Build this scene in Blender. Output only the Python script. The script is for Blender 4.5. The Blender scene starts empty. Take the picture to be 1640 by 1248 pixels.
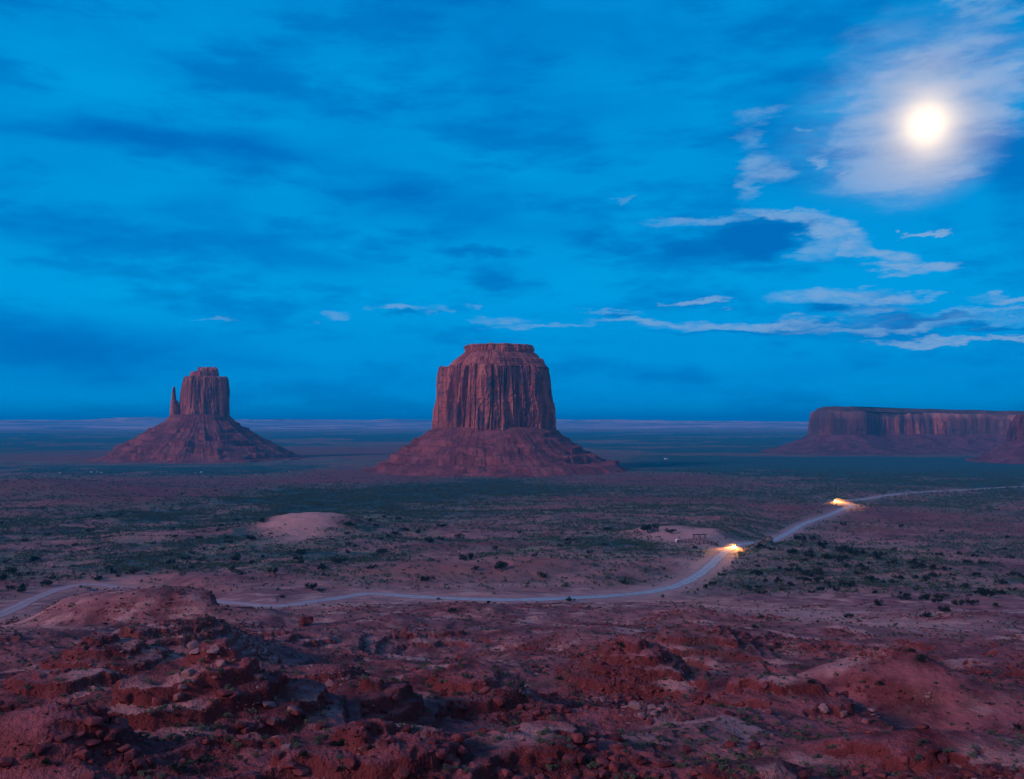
import bpy, bmesh, math, random
import numpy as np
from mathutils import Vector
R = math.radians
random.seed(7)
rng = np.random.default_rng(11)
sc = bpy.context.scene
COL = sc.collection

# ------------------------------------------------------------------ camera
F = 1520.0            # focal length in photo pixels (photo 1640 x 1248)
CX, HY = 820.0, 675.0 # principal column, horizon row
cam_d = bpy.data.cameras.new('camera')
cam = bpy.data.objects.new('camera', cam_d); COL.objects.link(cam)
cam.location = (0, 0, 0); cam.rotation_euler = (R(90), 0, 0)
cam_d.sensor_width = 36.0; cam_d.sensor_fit = 'HORIZONTAL'
cam_d.lens = 36.0*F/1640.0
cam_d.shift_y = (HY-624.0)/1640.0
cam_d.clip_start = 0.5; cam_d.clip_end = 400000.0
sc.camera = cam
sc.view_settings.view_transform = 'Standard'
sc.view_settings.look = 'None'
sc.view_settings.exposure = 0.0
sc.view_settings.gamma = 1.0
sc.render.engine = 'CYCLES'
sc.cycles.max_bounces = 6; sc.cycles.diffuse_bounces = 2; sc.cycles.volume_bounces = 1
sc.cycles.sample_clamp_indirect = 3.0
sc.cycles.use_denoising = True

def at(px, py, d):
    return Vector(((px-CX)/F*d, d, (HY-py)/F*d))

# ------------------------------------------------------------------ node helper
class NT:
    def __init__(s, tree): s.t = tree; s.n = tree.nodes; s.l = tree.links
    def node(s, typ, **kw):
        n = s.n.new(typ)
        for k, v in kw.items(): setattr(n, k, v)
        return n
    def put(s, sock, v):
        if isinstance(v, bpy.types.NodeSocket): s.l.new(v, sock)
        elif v is not None: sock.default_value = v
    def math(s, op, a, b=None, c=None, clamp=False):
        n = s.node('ShaderNodeMath', operation=op); n.use_clamp = clamp
        s.put(n.inputs[0], a); s.put(n.inputs[1], b); s.put(n.inputs[2], c); return n.outputs[0]
    def vmath(s, op, a, b=None, scale=None):
        n = s.node('ShaderNodeVectorMath', operation=op)
        s.put(n.inputs[0], a); s.put(n.inputs[1], b)
        if scale is not None: s.put(n.inputs[3], scale)
        return n.outputs['Value'] if op in ('LENGTH', 'DOT_PRODUCT', 'DISTANCE') else n.outputs[0]
    def mix(s, f, a, b, mode='MIX'):
        n = s.node('ShaderNodeMix', data_type='RGBA', blend_type=mode)
        s.put(n.inputs[0], f); s.put(n.inputs[6], a); s.put(n.inputs[7], b); return n.outputs[2]
    def ramp(s, v, a, b, lo=0.0, hi=1.0, smooth=True):
        n = s.node('ShaderNodeMapRange'); n.interpolation_type = 'SMOOTHSTEP' if smooth else 'LINEAR'
        s.put(n.inputs[0], v); s.put(n.inputs[1], a); s.put(n.inputs[2], b)
        s.put(n.inputs[3], lo); s.put(n.inputs[4], hi); return n.outputs[0]
    def noise(s, vec, scale, detail=4, rough=0.5, dist=0.0, col=False):
        n = s.node('ShaderNodeTexNoise'); s.put(n.inputs['Vector'], vec)
        n.inputs['Scale'].default_value = scale; n.inputs['Detail'].default_value = detail
        n.inputs['Roughness'].default_value = rough; n.inputs['Distortion'].default_value = dist
        return n.outputs['Color' if col else 'Fac']
    def mapping(s, vec, loc=(0,0,0), rot=(0,0,0), scale=(1,1,1), typ='POINT'):
        n = s.node('ShaderNodeMapping', vector_type=typ); s.put(n.inputs[0], vec)
        n.inputs[1].default_value = loc; n.inputs[2].default_value = rot; n.inputs[3].default_value = scale
        return n.outputs[0]
    def cramp(s, v, stops):
        n = s.node('ShaderNodeValToRGB'); e = n.color_ramp.elements
        while len(e) < len(stops): e.new(0.5)
        for i, (p, c) in enumerate(stops): e[i].position = p; e[i].color = tuple(c)+(1,)
        s.put(n.inputs[0], v); return n.outputs[0]

def lin(r, g, b):
    f = lambda c: (c/255/12.92) if c/255 <= 0.04045 else ((c/255+0.055)/1.055)**2.4
    return (f(r), f(g), f(b), 1.0)

# ------------------------------------------------------------------ world: dusk sky with clouds and the moon's aureole
def dirang(px, py):            # photo pixel -> (azimuth, elevation) in degrees
    x, y, z = (px-CX)/F, 1.0, (HY-py)/F
    n = math.sqrt(x*x+1+z*z)
    return math.degrees(math.atan2(x, 1)), math.degrees(math.asin(z/n))
MOON_PX = (1484, 200)
world = bpy.data.worlds.new('World'); sc.world = world; world.use_nodes = True
W = NT(world.node_tree); W.n.clear()
tc = W.node('ShaderNodeTexCoord').outputs['Generated']
sep = W.node('ShaderNodeSeparateXYZ'); W.put(sep.inputs[0], tc)
X, Y, Z = sep.outputs
az = W.math('MULTIPLY', W.math('ARCTAN2', X, Y), 180/math.pi)
el = W.math('MULTIPLY', W.math('ARCSINE', Z), 180/math.pi)
cmb = W.node('ShaderNodeCombineXYZ'); W.put(cmb.inputs[0], az); W.put(cmb.inputs[1], el)
P0 = cmb.outputs[0]
# ragged edges: domain-warped position, wind-streaked along a slight tilt
streak = W.mapping(P0, rot=(0, 0, R(-8)), scale=(0.32, 1.15, 1))
nA = W.noise(streak, 0.55, 7, 0.62, col=True)
nB = W.noise(W.mapping(P0, rot=(0,0,R(4)), scale=(0.35, 1.0, 1)), 1.9, 5, 0.6, col=True)
warp = W.vmath('SCALE', W.vmath('SUBTRACT', nA, (0.5, 0.5, 0.5)), scale=5.0)
warp2 = W.vmath('SCALE', W.vmath('SUBTRACT', nB, (0.5, 0.5, 0.5)), scale=2.3)
warp = W.vmath('MULTIPLY', W.vmath('ADD', warp, warp2), (1.0, 0.42, 0.0))
P1 = W.vmath('ADD', P0, warp)
Psoft = W.vmath('ADD', P0, W.vmath('MULTIPLY', W.vmath('SCALE', W.vmath('SUBTRACT', W.noise(streak, 0.13, 3, 0.5, col=True), (0.5,0.5,0.5)), scale=10.0), (1, .5, 0)))
_prev = [None]      # each mask waits for the one before it, which keeps the shader's working memory small
def blob(P, px, py, rx, ry, rot=0, soft=1.0, amt=1.0):
    if _prev[0] is not None:
        n = W.node('ShaderNodeVectorMath', operation='MULTIPLY_ADD'); W.put(n.inputs[0], _prev[0]); n.inputs[1].default_value = (1e-7,)*3; W.put(n.inputs[2], P); P = n.outputs[0]
    a, e = dirang(px, py); k = 1/26.5
    m = W.mapping(P, loc=(a, e, 0), rot=(0, 0, R(rot)), scale=(rx*k, ry*k, 1), typ='TEXTURE')
    b = W.ramp(W.vmath('LENGTH', m), 1.0, 1.0-soft, 0.0, amt)
    if _acc[0] is not None: b = W.math('MAXIMUM', _acc[0], b)
    _acc[0] = b; _prev[0] = b
    return b
_acc = [None]
def union(lst):
    r = lst[-1]; _acc[0] = None
    return r
base = W.cramp(W.ramp(el, -6, 36, 0, 1, False), [
    (0.00, lin(0, 105, 182)[:3]), (0.145, lin(0, 152, 228)[:3]), (0.19, lin(0, 147, 223)[:3]),
    (0.255, lin(0, 148, 222)[:3]), (0.32, lin(0, 158, 230)[:3]), (0.45, lin(0, 143, 216)[:3]),
    (0.62, lin(0, 136, 210)[:3]), (0.76, lin(0, 127, 201)[:3]), (1.0, lin(0, 112, 184)[:3])])
# broad soft dark banks
dark = [blob(Psoft, *a) for a in [
    (300, 245, 310, 46, -7, .9, .8), (120, 215, 200, 28, -8, .8, .5), (640, 320, 330, 48, -10, .9, .6), (60, 360, 140, 45, 5, 1, .8),
    (430, 410, 330, 50, -9, .9, .55), (330, 340, 160, 40, 0, 1, .45), (800, 120, 230, 110, -20, 1, .45), (1050, 60, 260, 60, -5, 1, .35),
    (1240, 150, 120, 80, 10, 1, .4), (60, 560, 420, 60, -5, 1, .75), (700, 600, 260, 30, 0, 1, .2), (1150, 590, 620, 28, 0, 1, .25), (1610, 240, 70, 260, 0, 1, .55),
    (400, 60, 120, 40, 0, 1, .2), (330, 590, 330, 34, -2, .9, .4), (900, 360, 130, 40, 0, 1, .3)]]
base = W.mix(union(dark), base, lin(0, 92, 182))
light = [blob(Psoft, *a) for a in [
    (170, 110, 230, 70, -12, 1, .8), (560, 450, 430, 34, -2, 1, .6), (330, 480, 400, 26, 0, 1, .7), (820, 270, 150, 40, -10, 1, .35),
    (60, 500, 250, 30, 0, 1, .3), (1000, 450, 260, 40, 0, 1, .5), (1350, 520, 330, 30, 0, 1, .3)]]
base = W.mix(W.math('MULTIPLY', union(light), 0.75), base, lin(0, 165, 233))
vein = W.ramp(W.noise(W.mapping(Psoft, rot=(0,0,R(-14)), scale=(.22, .8, 1)), 0.35, 6, 0.6), .32, .68, 0, 1)
base = W.mix(W.math('MULTIPLY', vein, 0.55), base, lin(0, 158, 228))
base = W.mix(W.math('MULTIPLY', W.ramp(W.noise(streak, .3, 8, .62), .45, .64), .55), base, lin(0, 102, 186))
# mid-size dark clouds near the butte
dk2 = [blob(P1, *a) for a in [
    (1120, 395, 90, 24, 0, .9, .7), (1210, 382, 105, 44, 0, .7, .9), (1000, 395, 60, 18, 0, .9, .5), (945, 380, 70, 26, 0, .9, .6),
    (770, 408, 100, 13, -2, .8, .6), (790, 445, 60, 25, 0, .9, .5), (1390, 400, 10, 5, 0, .9, .2)]]
base = W.mix(union(dk2), base, lin(0, 103, 184))
# bright ragged cloud edges (lit by the moon)
br = [blob(P1, *a) for a in [
    (1250, 345, 70, 13, -12, .6, .75), (1320, 372, 75, 19, -22, .6, .8), (1400, 402, 80, 17, -18, .6, .8), (1455, 430, 80, 9, -5, .6, .8),
    (1330, 395, 50, 22, 0, .7, .55), (1130, 352, 110, 9, 0, .8, .5), (1215, 270, 45, 22, 10, .8, .65), (1205, 300, 22, 25, 20, .8, .5),
    (1200, 225, 30, 28, 20, .9, .4), (1225, 182, 45, 14, 8, .9, .4), (1280, 205, 12, 6, 0, .9, .7), (1304, 258, 16, 6, 0, .8, .7), (1348, 276, 14, 5, 0, .8, .6),
    (1495, 376, 36, 5, 4, .5, .95), (1446, 374, 8, 4, 0, .6, .6), (1385, 457, 18, 4, 0, .6, .3), (1290, 412, 40, 8, 3, .9, .35),
    (1330, 476, 100, 17, -2, .7, .75), (1420, 482, 80, 9, 3, .7, .75), (1120, 480, 62, 6, 0, .6, .75), (1058, 482, 22, 3, 0, .6, .5), (1610, 483, 60, 8, 0, .7, .7),
    (1200, 520, 190, 9, 0, .7, .8), (1040, 515, 110, 8, -4, .8, .7), (880, 522, 130, 5, 4, .8, .45), (985, 497, 60, 5, -8, .8, .5), (1400, 526, 190, 8, 0, .7, .6),
    (1560, 539, 190, 6, 0, .6, .85), (1510, 515, 160, 10, 0, .9, .5), (1500, 477, 14, 5, 8, .8, .4), (1590, 500, 110, 6, 0, .8, .6), (1400, 500, 70, 10, 0, .9, .5),
    (1430, 528, 120, 5, 0, .8, .5), (800, 518, 46, 8, 0, .9, .4), (635, 494, 60, 6, -2, .8, .55), (528, 503, 22, 10, 0, .9, .4), (700, 500, 20, 9, 0, .9, .35), (748, 496, 14, 8, 0, .9, .3),
    (345, 510, 50, 5, 0, .9, .35), (1003, 322, 14, 7, 0, .9, .3), (1580, 14, 70, 14, -8, .9, .6), (1620, 22, 55, 16, 0, .9, .55), (1605, 100, 16, 4, 12, .9, .4), (1540, 8, 40, 8, 8, .9, .5)]]
brm = W.math('MULTIPLY', union(br), W.ramp(W.noise(W.mapping(P0, scale=(.35, 1, 1)), 1.8, 7, .65), .34, .58, .42, 1.0))
base = W.mix(brm, base, lin(130, 172, 218))
dk3 = [blob(P1, *a) for a in [(1205, 388, 100, 36, 0, .8, .95), (1095, 398, 50, 18, 0, .9, .6), (1325, 497, 55, 12, 0, .9, .9), (1480, 513, 110, 9, 0, .9, .8), (1600, 522, 120, 6, 0, .9, .7), (650, 504, 50, 8, 0, .9, .6), (1000, 503, 35, 5, -8, .9, .6), (1180, 532, 200, 6, 0, .9, .5)]]
base = W.mix(union(dk3), base, lin(0, 108, 188))
# thin cloud around the moon and its aureole
cl = W.math('MULTIPLY', union([blob(Psoft, 1450, 175, 225, 150, 28, .8, .45), blob(P1, 1478, 190, 175, 122, 30, .34, 1.0), blob(P1, 1400, 110, 130, 70, 30, .9, .6), blob(P1, 1500, 260, 120, 50, 15, .5, .9)]),
            W.ramp(W.noise(W.mapping(P0, rot=(0,0,R(-25)), scale=(.3, 1.1, 1)), .6, 7, .62), .34, .62, .22, 1.0))
a, e = dirang(*MOON_PX)
md = W.math('MULTIPLY', W.vmath('DISTANCE', P0, (a, e, 0)), 26.5)          # pixels of the photo
base = W.mix(W.math('MULTIPLY', cl, W.ramp(md, 250, 40, .50, .85)), base, lin(150, 180, 222))
fall = W.math('POWER', W.ramp(md, 125, 15, 0, 1, False), 1.9)
base = W.mix(W.math('MULTIPLY', fall, .8), base, lin(228, 212, 206))
add = W.math('MULTIPLY', W.math('POWER', W.ramp(md, 88, 10, 0, 1, False), 3.2), 1.15)
base = W.mix(1.0, base, W.mix(add, (0, 0, 0, 1), (1.0, .74, .44, 1)), 'ADD')
# the western half of the sky, behind the camera, still holds the afterglow
behind = W.ramp(Y, 0.35, -0.6, 0, 1)
glow = W.cramp(W.ramp(el, -5, 90, 0, 1, False), [(0, (.34, .22, .31)), (.2, (.28, .22, .36)), (.5, (.13, .20, .38)), (1, (.04, .16, .40))])
base = W.mix(behind, base, glow)
zen = W.ramp(el, 32, 75, 0, 1)
base = W.mix(W.math('MULTIPLY', zen, W.math('SUBTRACT', 1.0, behind)), base, (.05, .19, .46, 1))
bg = W.node('ShaderNodeBackground'); W.put(bg.inputs[0], base); bg.inputs[1].default_value = 1.0
wo = W.node('ShaderNodeOutputWorld'); W.l.new(bg.outputs[0], wo.inputs[0])

# ------------------------------------------------------------------ afterglow light (broad, low in the west behind the camera)
sd = bpy.data.lights.new('afterglow', 'SUN'); so = bpy.data.objects.new('afterglow', sd); COL.objects.link(so)
sd.energy = 2.35; sd.angle = R(10); sd.color = (1.0, 0.60, 0.66)
so.rotation_euler = Vector((0.76, 0.56, -0.40)).to_track_quat('-Z', 'Y').to_euler()

# ------------------------------------------------------------------ tags
def tag(o, label=None, cat=None, group=None, kind=None):
    if label: o['label'] = label
    if cat: o['category'] = cat
    if group: o['group'] = group
    if kind: o['kind'] = kind
    return o
def empty(name, loc=(0,0,0), rz=0, scale=1.0):
    o = bpy.data.objects.new(name, None); COL.objects.link(o)
    o.location = loc; o.rotation_euler = (0, 0, rz); o.scale = (scale,)*3; o.empty_display_size = 1; return o
def link(name, me, parent=None, loc=(0,0,0)):
    o = bpy.data.objects.new(name, me); COL.objects.link(o); o.location = loc
    if parent: o.parent = parent
    return o
def np_mesh(name, verts, quads=None, tris=None, mat=None, smooth=False, attrs=None):
    me = bpy.data.meshes.new(name)
    verts = np.asarray(verts, np.float32)
    loops = []; starts = []; tot = []
    n = 0
    parts = []
    if quads is not None and len(quads):
        q = np.asarray(quads, np.int32); parts.append(q.ravel()); starts.append(np.arange(len(q))*4); tot.append(np.full(len(q), 4)); n = q.size
    if tris is not None and len(tris):
        t = np.asarray(tris, np.int32); parts.append(t.ravel()); starts.append(n+np.arange(len(t))*3); tot.append(np.full(len(t), 3))
    li = np.concatenate(parts); ls = np.concatenate(starts).astype(np.int32); lt = np.concatenate(tot).astype(np.int32)
    me.vertices.add(len(verts)); me.vertices.foreach_set('co', verts.ravel())
    me.loops.add(len(li)); me.loops.foreach_set('vertex_index', li.astype(np.int32))
    me.polygons.add(len(ls)); me.polygons.foreach_set('loop_start', ls); me.polygons.foreach_set('loop_total', lt)
    if smooth: me.polygons.foreach_set('use_smooth', np.ones(len(ls), bool))
    me.update(calc_edges=True)
    if attrs:
        for k, v in attrs.items():
            a = me.attributes.new(k, 'FLOAT_COLOR', 'POINT')
            v = np.asarray(v, np.float32)
            if v.shape[1] == 3: v = np.concatenate([v, np.ones((len(v), 1), np.float32)], 1)
            a.data.foreach_set('color', v.ravel())
    if mat: me.materials.append(mat)
    return me

# ------------------------------------------------------------------ numpy noise
_perm = np.random.default_rng(5).permutation(4096).astype(np.int64)
_ga = np.random.default_rng(6).random(4096)*2*np.pi
_gx, _gy = np.cos(_ga).astype(np.float32), np.sin(_ga).astype(np.float32)
_g3 = np.random.default_rng(8).normal(size=(4096, 3)).astype(np.float32); _g3 /= np.linalg.norm(_g3, axis=1)[:, None]
def _h(ix, iy, s): return _perm[(_perm[(ix+s*131) & 4095]+iy) & 4095]
def n2(x, y, s=0):
    x = np.asarray(x, np.float64); y = np.asarray(y, np.float64)
    ix = np.floor(x).astype(np.int64); iy = np.floor(y).astype(np.int64)
    fx = (x-ix).astype(np.float32); fy = (y-iy).astype(np.float32)
    u = fx*fx*fx*(fx*(fx*6-15)+10); v = fy*fy*fy*(fy*(fy*6-15)+10)
    def g(dx, dy):
        h = _h(ix+dx, iy+dy, s); return _gx[h]*(fx-dx)+_gy[h]*(fy-dy)
    a = g(0,0); b = g(1,0); c = g(0,1); d = g(1,1)
    return ((a+(b-a)*u)+((c+(d-c)*u)-(a+(b-a)*u))*v)*1.5
def n3(x, y, z, s=0):
    x, y, z = [np.asarray(t, np.float64) for t in (x, y, z)]
    ix, iy, iz = [np.floor(t).astype(np.int64) for t in (x, y, z)]
    f = [(t-i).astype(np.float32) for t, i in ((x, ix), (y, iy), (z, iz))]
    w = [q*q*q*(q*(q*6-15)+10) for q in f]
    def g(dx, dy, dz):
        h = _perm[(_h(ix+dx, iy+dy, s)+iz+dz) & 4095]; gg = _g3[h]
        return gg[..., 0]*(f[0]-dx)+gg[..., 1]*(f[1]-dy)+gg[..., 2]*(f[2]-dz)
    def L(a, b, t): return a+(b-a)*t
    return L(L(L(g(0,0,0), g(1,0,0), w[0]), L(g(0,1,0), g(1,1,0), w[0]), w[1]),
             L(L(g(0,0,1), g(1,0,1), w[0]), L(g(0,1,1), g(1,1,1), w[0]), w[1]), w[2])*1.6
def fbm2(x, y, oct=4, s=0, gain=0.5):
    r = 0; a = 1; t = 0
    for i in range(oct):
        r = r+a*n2(x*2**i+17.3*i, y*2**i-9.1*i, s+i); t += a; a *= gain
    return r/t
def fbm3(x, y, z, oct=4, s=0, gain=0.5):
    r = 0; a = 1; t = 0
    for i in range(oct):
        r = r+a*n3(x*2**i+17.3*i, y*2**i-9.1*i, z*2**i+3.7*i, s+i); t += a; a *= gain
    return r/t
def ss(x, a, b):
    t = np.clip((x-a)/(b-a), 0, 1); return t*t*(3-2*t)

# ------------------------------------------------------------------ terrain height
_md = np.array([0, 6, 20, 40, 55, 95, 170, 250, 300, 360, 420, 520, 620, 700, 850, 1000, 1300, 1950, 2600, 60000.])
_mz = np.array([-1.8, -3.2, -9, -17, -22, -33.5, -49, -58, -65, -71.5, -79, -88, -92, -94, -98, -103, -109, -116, -118, -118.])
def dep(x, y): return np.sqrt(0.35*x*x+np.maximum(y, 0)**2+np.minimum(y, 0)**2*.2)
def macro(x, y):
    d = dep(x, y)
    z = np.interp(d, _md, _mz)
    px = CX+F*x/np.maximum(y, 1)
    z = z-9*ss(px, 1150, 1260)*ss(d, 690, 800)*(1-ss(d, 1000, 1900))
    return z
# knolls: (px, py of crest, distance, half width, half depth, sharpness)
PEAKS = [
 (500, 824, 855, 46, 50, 2.4), (246, 943, 330, 34, 20, 4), (780, 898, 560, 85, 45, 2), (1110, 853, 800, 55, 60, 3),
 (1330, 885, 640, 70, 50, 2), (1560, 915, 560, 70, 40, 2), (90, 868, 760, 70, 70, 2), (700, 842, 960, 60, 30, 2),
 (60, 768, 1500, 120, 130, 2), (180, 800, 1250, 150, 60, 2), (900, 855, 900, 60, 30, 2),
 (1115, 1022, 215, 13, 12, 3), (1090, 978, 330, 14, 12, 2), (750, 972, 335, 13, 10, 2), (620, 985, 300, 12, 12, 2), (1330, 1000, 300, 20, 12, 2),
 (430, 1128, 92, 8, 7, 3), (720, 1085, 120, 9, 8, 3), (600, 1105, 105, 5, 5, 3), (280, 1010, 205, 15, 18, 3), (120, 1100, 110, 12, 10, 2), (180, 1030, 160, 14, 10, 2),
 (1440, 1072, 160, 11, 8, 2), (1560, 1105, 150, 14, 10, 2), (1250, 1080, 140, 12, 9, 3), (1010, 1040, 160, 10, 9, 2), (900, 1160, 78, 7, 5, 3), (1150, 1180, 75, 6, 5, 3),
 (640, 1180, 72, 6, 5, 3), (250, 1130, 85, 7, 6, 3), (1420, 1180, 85, 8, 6, 2), (60, 1190, 70, 6, 5, 3), (1600, 1040, 220, 20, 12, 2), (500, 1075, 140, 10, 8, 2),
 (1500, 985, 380, 30, 16, 2), (1217, 858, 700, 13, 12, 2),
]
PK = []
for px, py, d, sx, sy, k in PEAKS:
    c = at(px, py, d); m = float(macro(np.array(c.x), np.array(c.y)))
    PK.append((c.x, c.y, c.z-m, sx, sy, k))
def terrace(z, s, sharp):
    q = z/s; f = np.floor(q); t = q-f
    t2 = ss(t, 0.5-sharp, 0.5+sharp)
    return (f+t2)*s
def H0(x, y, fine=True):
    x = np.asarray(x, np.float64); y = np.asarray(y, np.float64)
    d = dep(x, y)
    z = macro(x, y)
    for cx, cy, a, sx, sy, k in PK:
        u = ((x-cx)/sx)**2+((y-cy)/sy)**2
        z = z+a*np.exp(-(u/1.4)**(k/2.0))
    fg = 1-ss(d, 330, 430)
    wx = x+6*n2(x/30, y/30, 40); wy = y+6*n2(x/30+7, y/30, 41)
    # large undulation, muted round the road
    z = z+(4.5+3.5*ss(d, 450, 600))*fbm2(x/210, y/150, 3, 1)*ss(d, 60, 200)*(1-.8*ss(d, 1000, 1900))
    z = z+(0.33-np.abs(n2((wx*.8+wy*.6)/88, (wy*.8-wx*.6)/36, 3)))*ss(d, 30, 90)*((1-ss(d, 220, 330))*5.6+2.6*(1-ss(d, 900, 1500)))
    z = z+(0.3-np.abs(n2(wx/20, wy/17, 4)))*((1-ss(d, 220, 330))*1.3+.9*(1-ss(d, 700, 1200)))*ss(d, 10, 50)
    z = z+3.0*fbm2(x/900, y/700, 3, 30)*ss(d, 1200, 2500)*(1-ss(d, 9000, 16000))
    if fine:
        lm = ss(fbm2(x/45, y/38, 2, 9), -.15, .15)*(1-ss(d, 260, 345))
        zz = z+.8*n2(x/19, y/14, 12)+.3*n2(x/4, y/4, 13)+.3*n2(x/1.5, y/1.5, 23)
        t = terrace(zz, 1.7, .10)-zz
        z = z+t*lm*.75
        zz = z+.3*n2(x/7, y/6, 14)+.2*n2(x/1.1, y/1.1, 24)
        lm2 = ss(fbm2(x/22+5, y/20, 2, 19), .02, .25)*(1-ss(d, 160, 300))
        z = z+(terrace(zz, .7, .14)-zz)*lm2*.6
        rough = ss(fbm2(x/28+9, y/26, 3, 22), 0, .3)
        z = z+fg*.28*fbm2(wx/5.5, wy/5, 2, 15)
        # cracked slabs: tilted plates a few metres across, broken along their edges
        sx_ = (x*.92+y*.38); sy_ = (y*.92-x*.38)
        sx_ = sx_+1.2*n2(x/3.3, y/3.3, 25); sy_ = sy_+1.2*n2(x/3.3, y/3.3, 26)
        near_ = fg*(.25+.75*rough)*(1-.5*ss(d, 200, 330))
        z = z+near_*(.6*np.round(n2(sx_/5.5, sy_/2.6, 27)*3.5)/3.5+.30*np.round(n2(sx_/1.9, sy_/1.1, 28)*3)/3+.10*n2(x/.5, y/.5, 29))
        mid = ss(d, 380, 460)*(1-ss(d, 1500, 2500))
        z = z+mid*(.8*fbm2(x/16, y/12, 3, 18))
    return z

# ------------------------------------------------------------------ road: visible runs given in photo pixels, projected on the terrain
def march(px, py, dmin=40, dmax=30000, fine=False):
    dd = np.geomspace(dmin, dmax, 2500)
    x = (px-CX)/F*dd; z = (HY-py)/F*dd
    h = H0(x, dd, fine)
    i = np.argmax(z < h)
    return Vector((x[i], dd[i], h[i]))
ROAD_A = [(-190, 1050), (-90, 1015), (0, 984), (60, 956), (110, 940), (165, 936)]
ROAD_B = [(342, 962), (390, 967), (450, 968), (520, 961), (560, 955), (600, 952), (700, 957), (800, 960), (900, 958), (1000, 952),
          (1060, 944), (1100, 931), (1130, 912), (1155, 889), (1175, 876), (1195, 870)]
ROAD_C = [(1237, 866), (1265, 852), (1290, 838), (1330, 824), (1350, 815), (1364, 811), (1352, 806), (1337, 802), (1370, 801), (1400, 797), (1440, 791), (1500, 787), (1560, 784), (1640, 779), (1760, 774)]
def forced(lst, dist_of):
    return [at(px, py, dist_of(px, py)) for px, py in lst]
def dist_flat(px, py):    # depth where the smooth profile passes the sight line
    dd = np.geomspace(60, 20000, 4000); x = (px-CX)/F*dd
    z = np.interp(np.sqrt(.35*x*x+dd*dd), _md, _mz)-9*ss(px, 1150, 1260)*ss(dd, 690, 800)*(1-ss(dd, 1000, 1900))
    return float(dd[np.argmax((HY-py)/F*dd < z)])
rA = forced(ROAD_A, dist_flat); rB = forced(ROAD_B, dist_flat); rC = forced(ROAD_C, dist_flat)
ctrl = rA+[rA[-1].lerp(rB[0], .3)+Vector((0, 4, -3.5)), rA[-1].lerp(rB[0], .65)+Vector((0, 2, -4.0))]+rB+[rB[-1].lerp(rC[0], .5)]+rC
def catmull(P, step):
    out = []
    P = [P[0]*2-P[1]]+P+[P[-1]*2-P[-2]]
    for i in range(1, len(P)-2):
        n = max(2, int((P[i+1]-P[i]).length/step))
        for k in range(n):
            t = k/n; a, b, c, d = P[i-1], P[i], P[i+1], P[i+2]
            out.append(.5*((2*b)+(c-a)*t+(2*a-5*b+4*c-d)*t*t+(3*b-a-3*c+d)*t**3))
    out.append(P[-2]); return out
rp = np.array([tuple(p) for p in catmull(ctrl, 3.0)])
k = np.ones(9)/9
for _ in range(2):
    zz = np.pad(rp[:, 2], 4, mode='edge'); rp[:, 2] = np.convolve(zz, k, 'valid')
ROADN = len(rp)
def road_dist(x, y, width_lim=60.0):
    """distance to the road's centre line and its height there, exact near the road"""
    x = x.ravel(); y = y.ravel()
    D = np.full(x.shape, 1e9, np.float32); Zr = np.zeros(x.shape, np.float32); Q = np.zeros(x.shape, np.float32)
    order = np.arange(0, ROADN-1, 24)
    for s in order:
        e = min(s+24, ROADN-1)
        seg = rp[s:e+1]; lo = seg.min(0)-width_lim; hi = seg.max(0)+width_lim
        m = np.where((x > lo[0]) & (x < hi[0]) & (y > lo[1]) & (y < hi[1]))[0]
        if not len(m): continue
        for i in range(s, e):
            ax, ay, az_ = rp[i]; bx, by, bz = rp[i+1]
            vx, vy = bx-ax, by-ay; L = vx*vx+vy*vy+1e-9
            t = np.clip(((x[m]-ax)*vx+(y[m]-ay)*vy)/L, 0, 1)
            dd = np.hypot(x[m]-ax-t*vx, y[m]-ay-t*vy)
            b = dd < D[m]; mm = m[b]
            D[mm] = dd[b]; Zr[mm] = (az_+(bz-az_)*t)[b]; Q[mm] = (i+t[b])/ROADN
    return D, Zr, Q
HALF = 4.1
# sight-line clearance in front of the visible road runs, as a graded bench below the road
vis_px = np.array([p[0] for p in ROAD_A]+[p[0] for p in ROAD_B]+[1240, 1290, 1340, 1640, 1760], float)
vis_py = np.array([p[1] for p in ROAD_A]+[p[1] for p in ROAD_B]+[868, 846, 822, 800, 800], float)
def H(x, y):
    shp = x.shape
    z = H0(x, y)
    px = CX+F*x/np.maximum(y, 1)
    cap = np.interp(px, vis_px, vis_py+6)
    okc = ss(px, -190, -100)*(1-ss(px, 148, 172)+ss(px, 335, 352))*(1-ss(px, 1640, 1740))*(1-ss(px, 1190, 1200)+ss(px, 1234, 1244))
    lim = (HY-cap)/F*y-.3
    over = np.maximum(z-lim, 0)
    dd = dep(x, y)
    near = (1-ss(y, 0.93*np.interp(px, vis_px, vis_y), 0.99*np.interp(px, vis_px, vis_y)))
    z = z-over*okc*near*ss(dd, 120, 200)
    D, Zr, Q = road_dist(x, y)
    D = D.reshape(shp); Zr = Zr.reshape(shp)
    w = 1-ss(D, HALF+1.0, 34)
    z = z*(1-w)+(Zr-.12)*w
    return z, D, Q.reshape(shp)
vis_y = np.array([p.y for p in rA]+[p.y for p in rB]+[rC[0].y, rC[2].y, rC[3].y, 1200, 1200], float)

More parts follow.
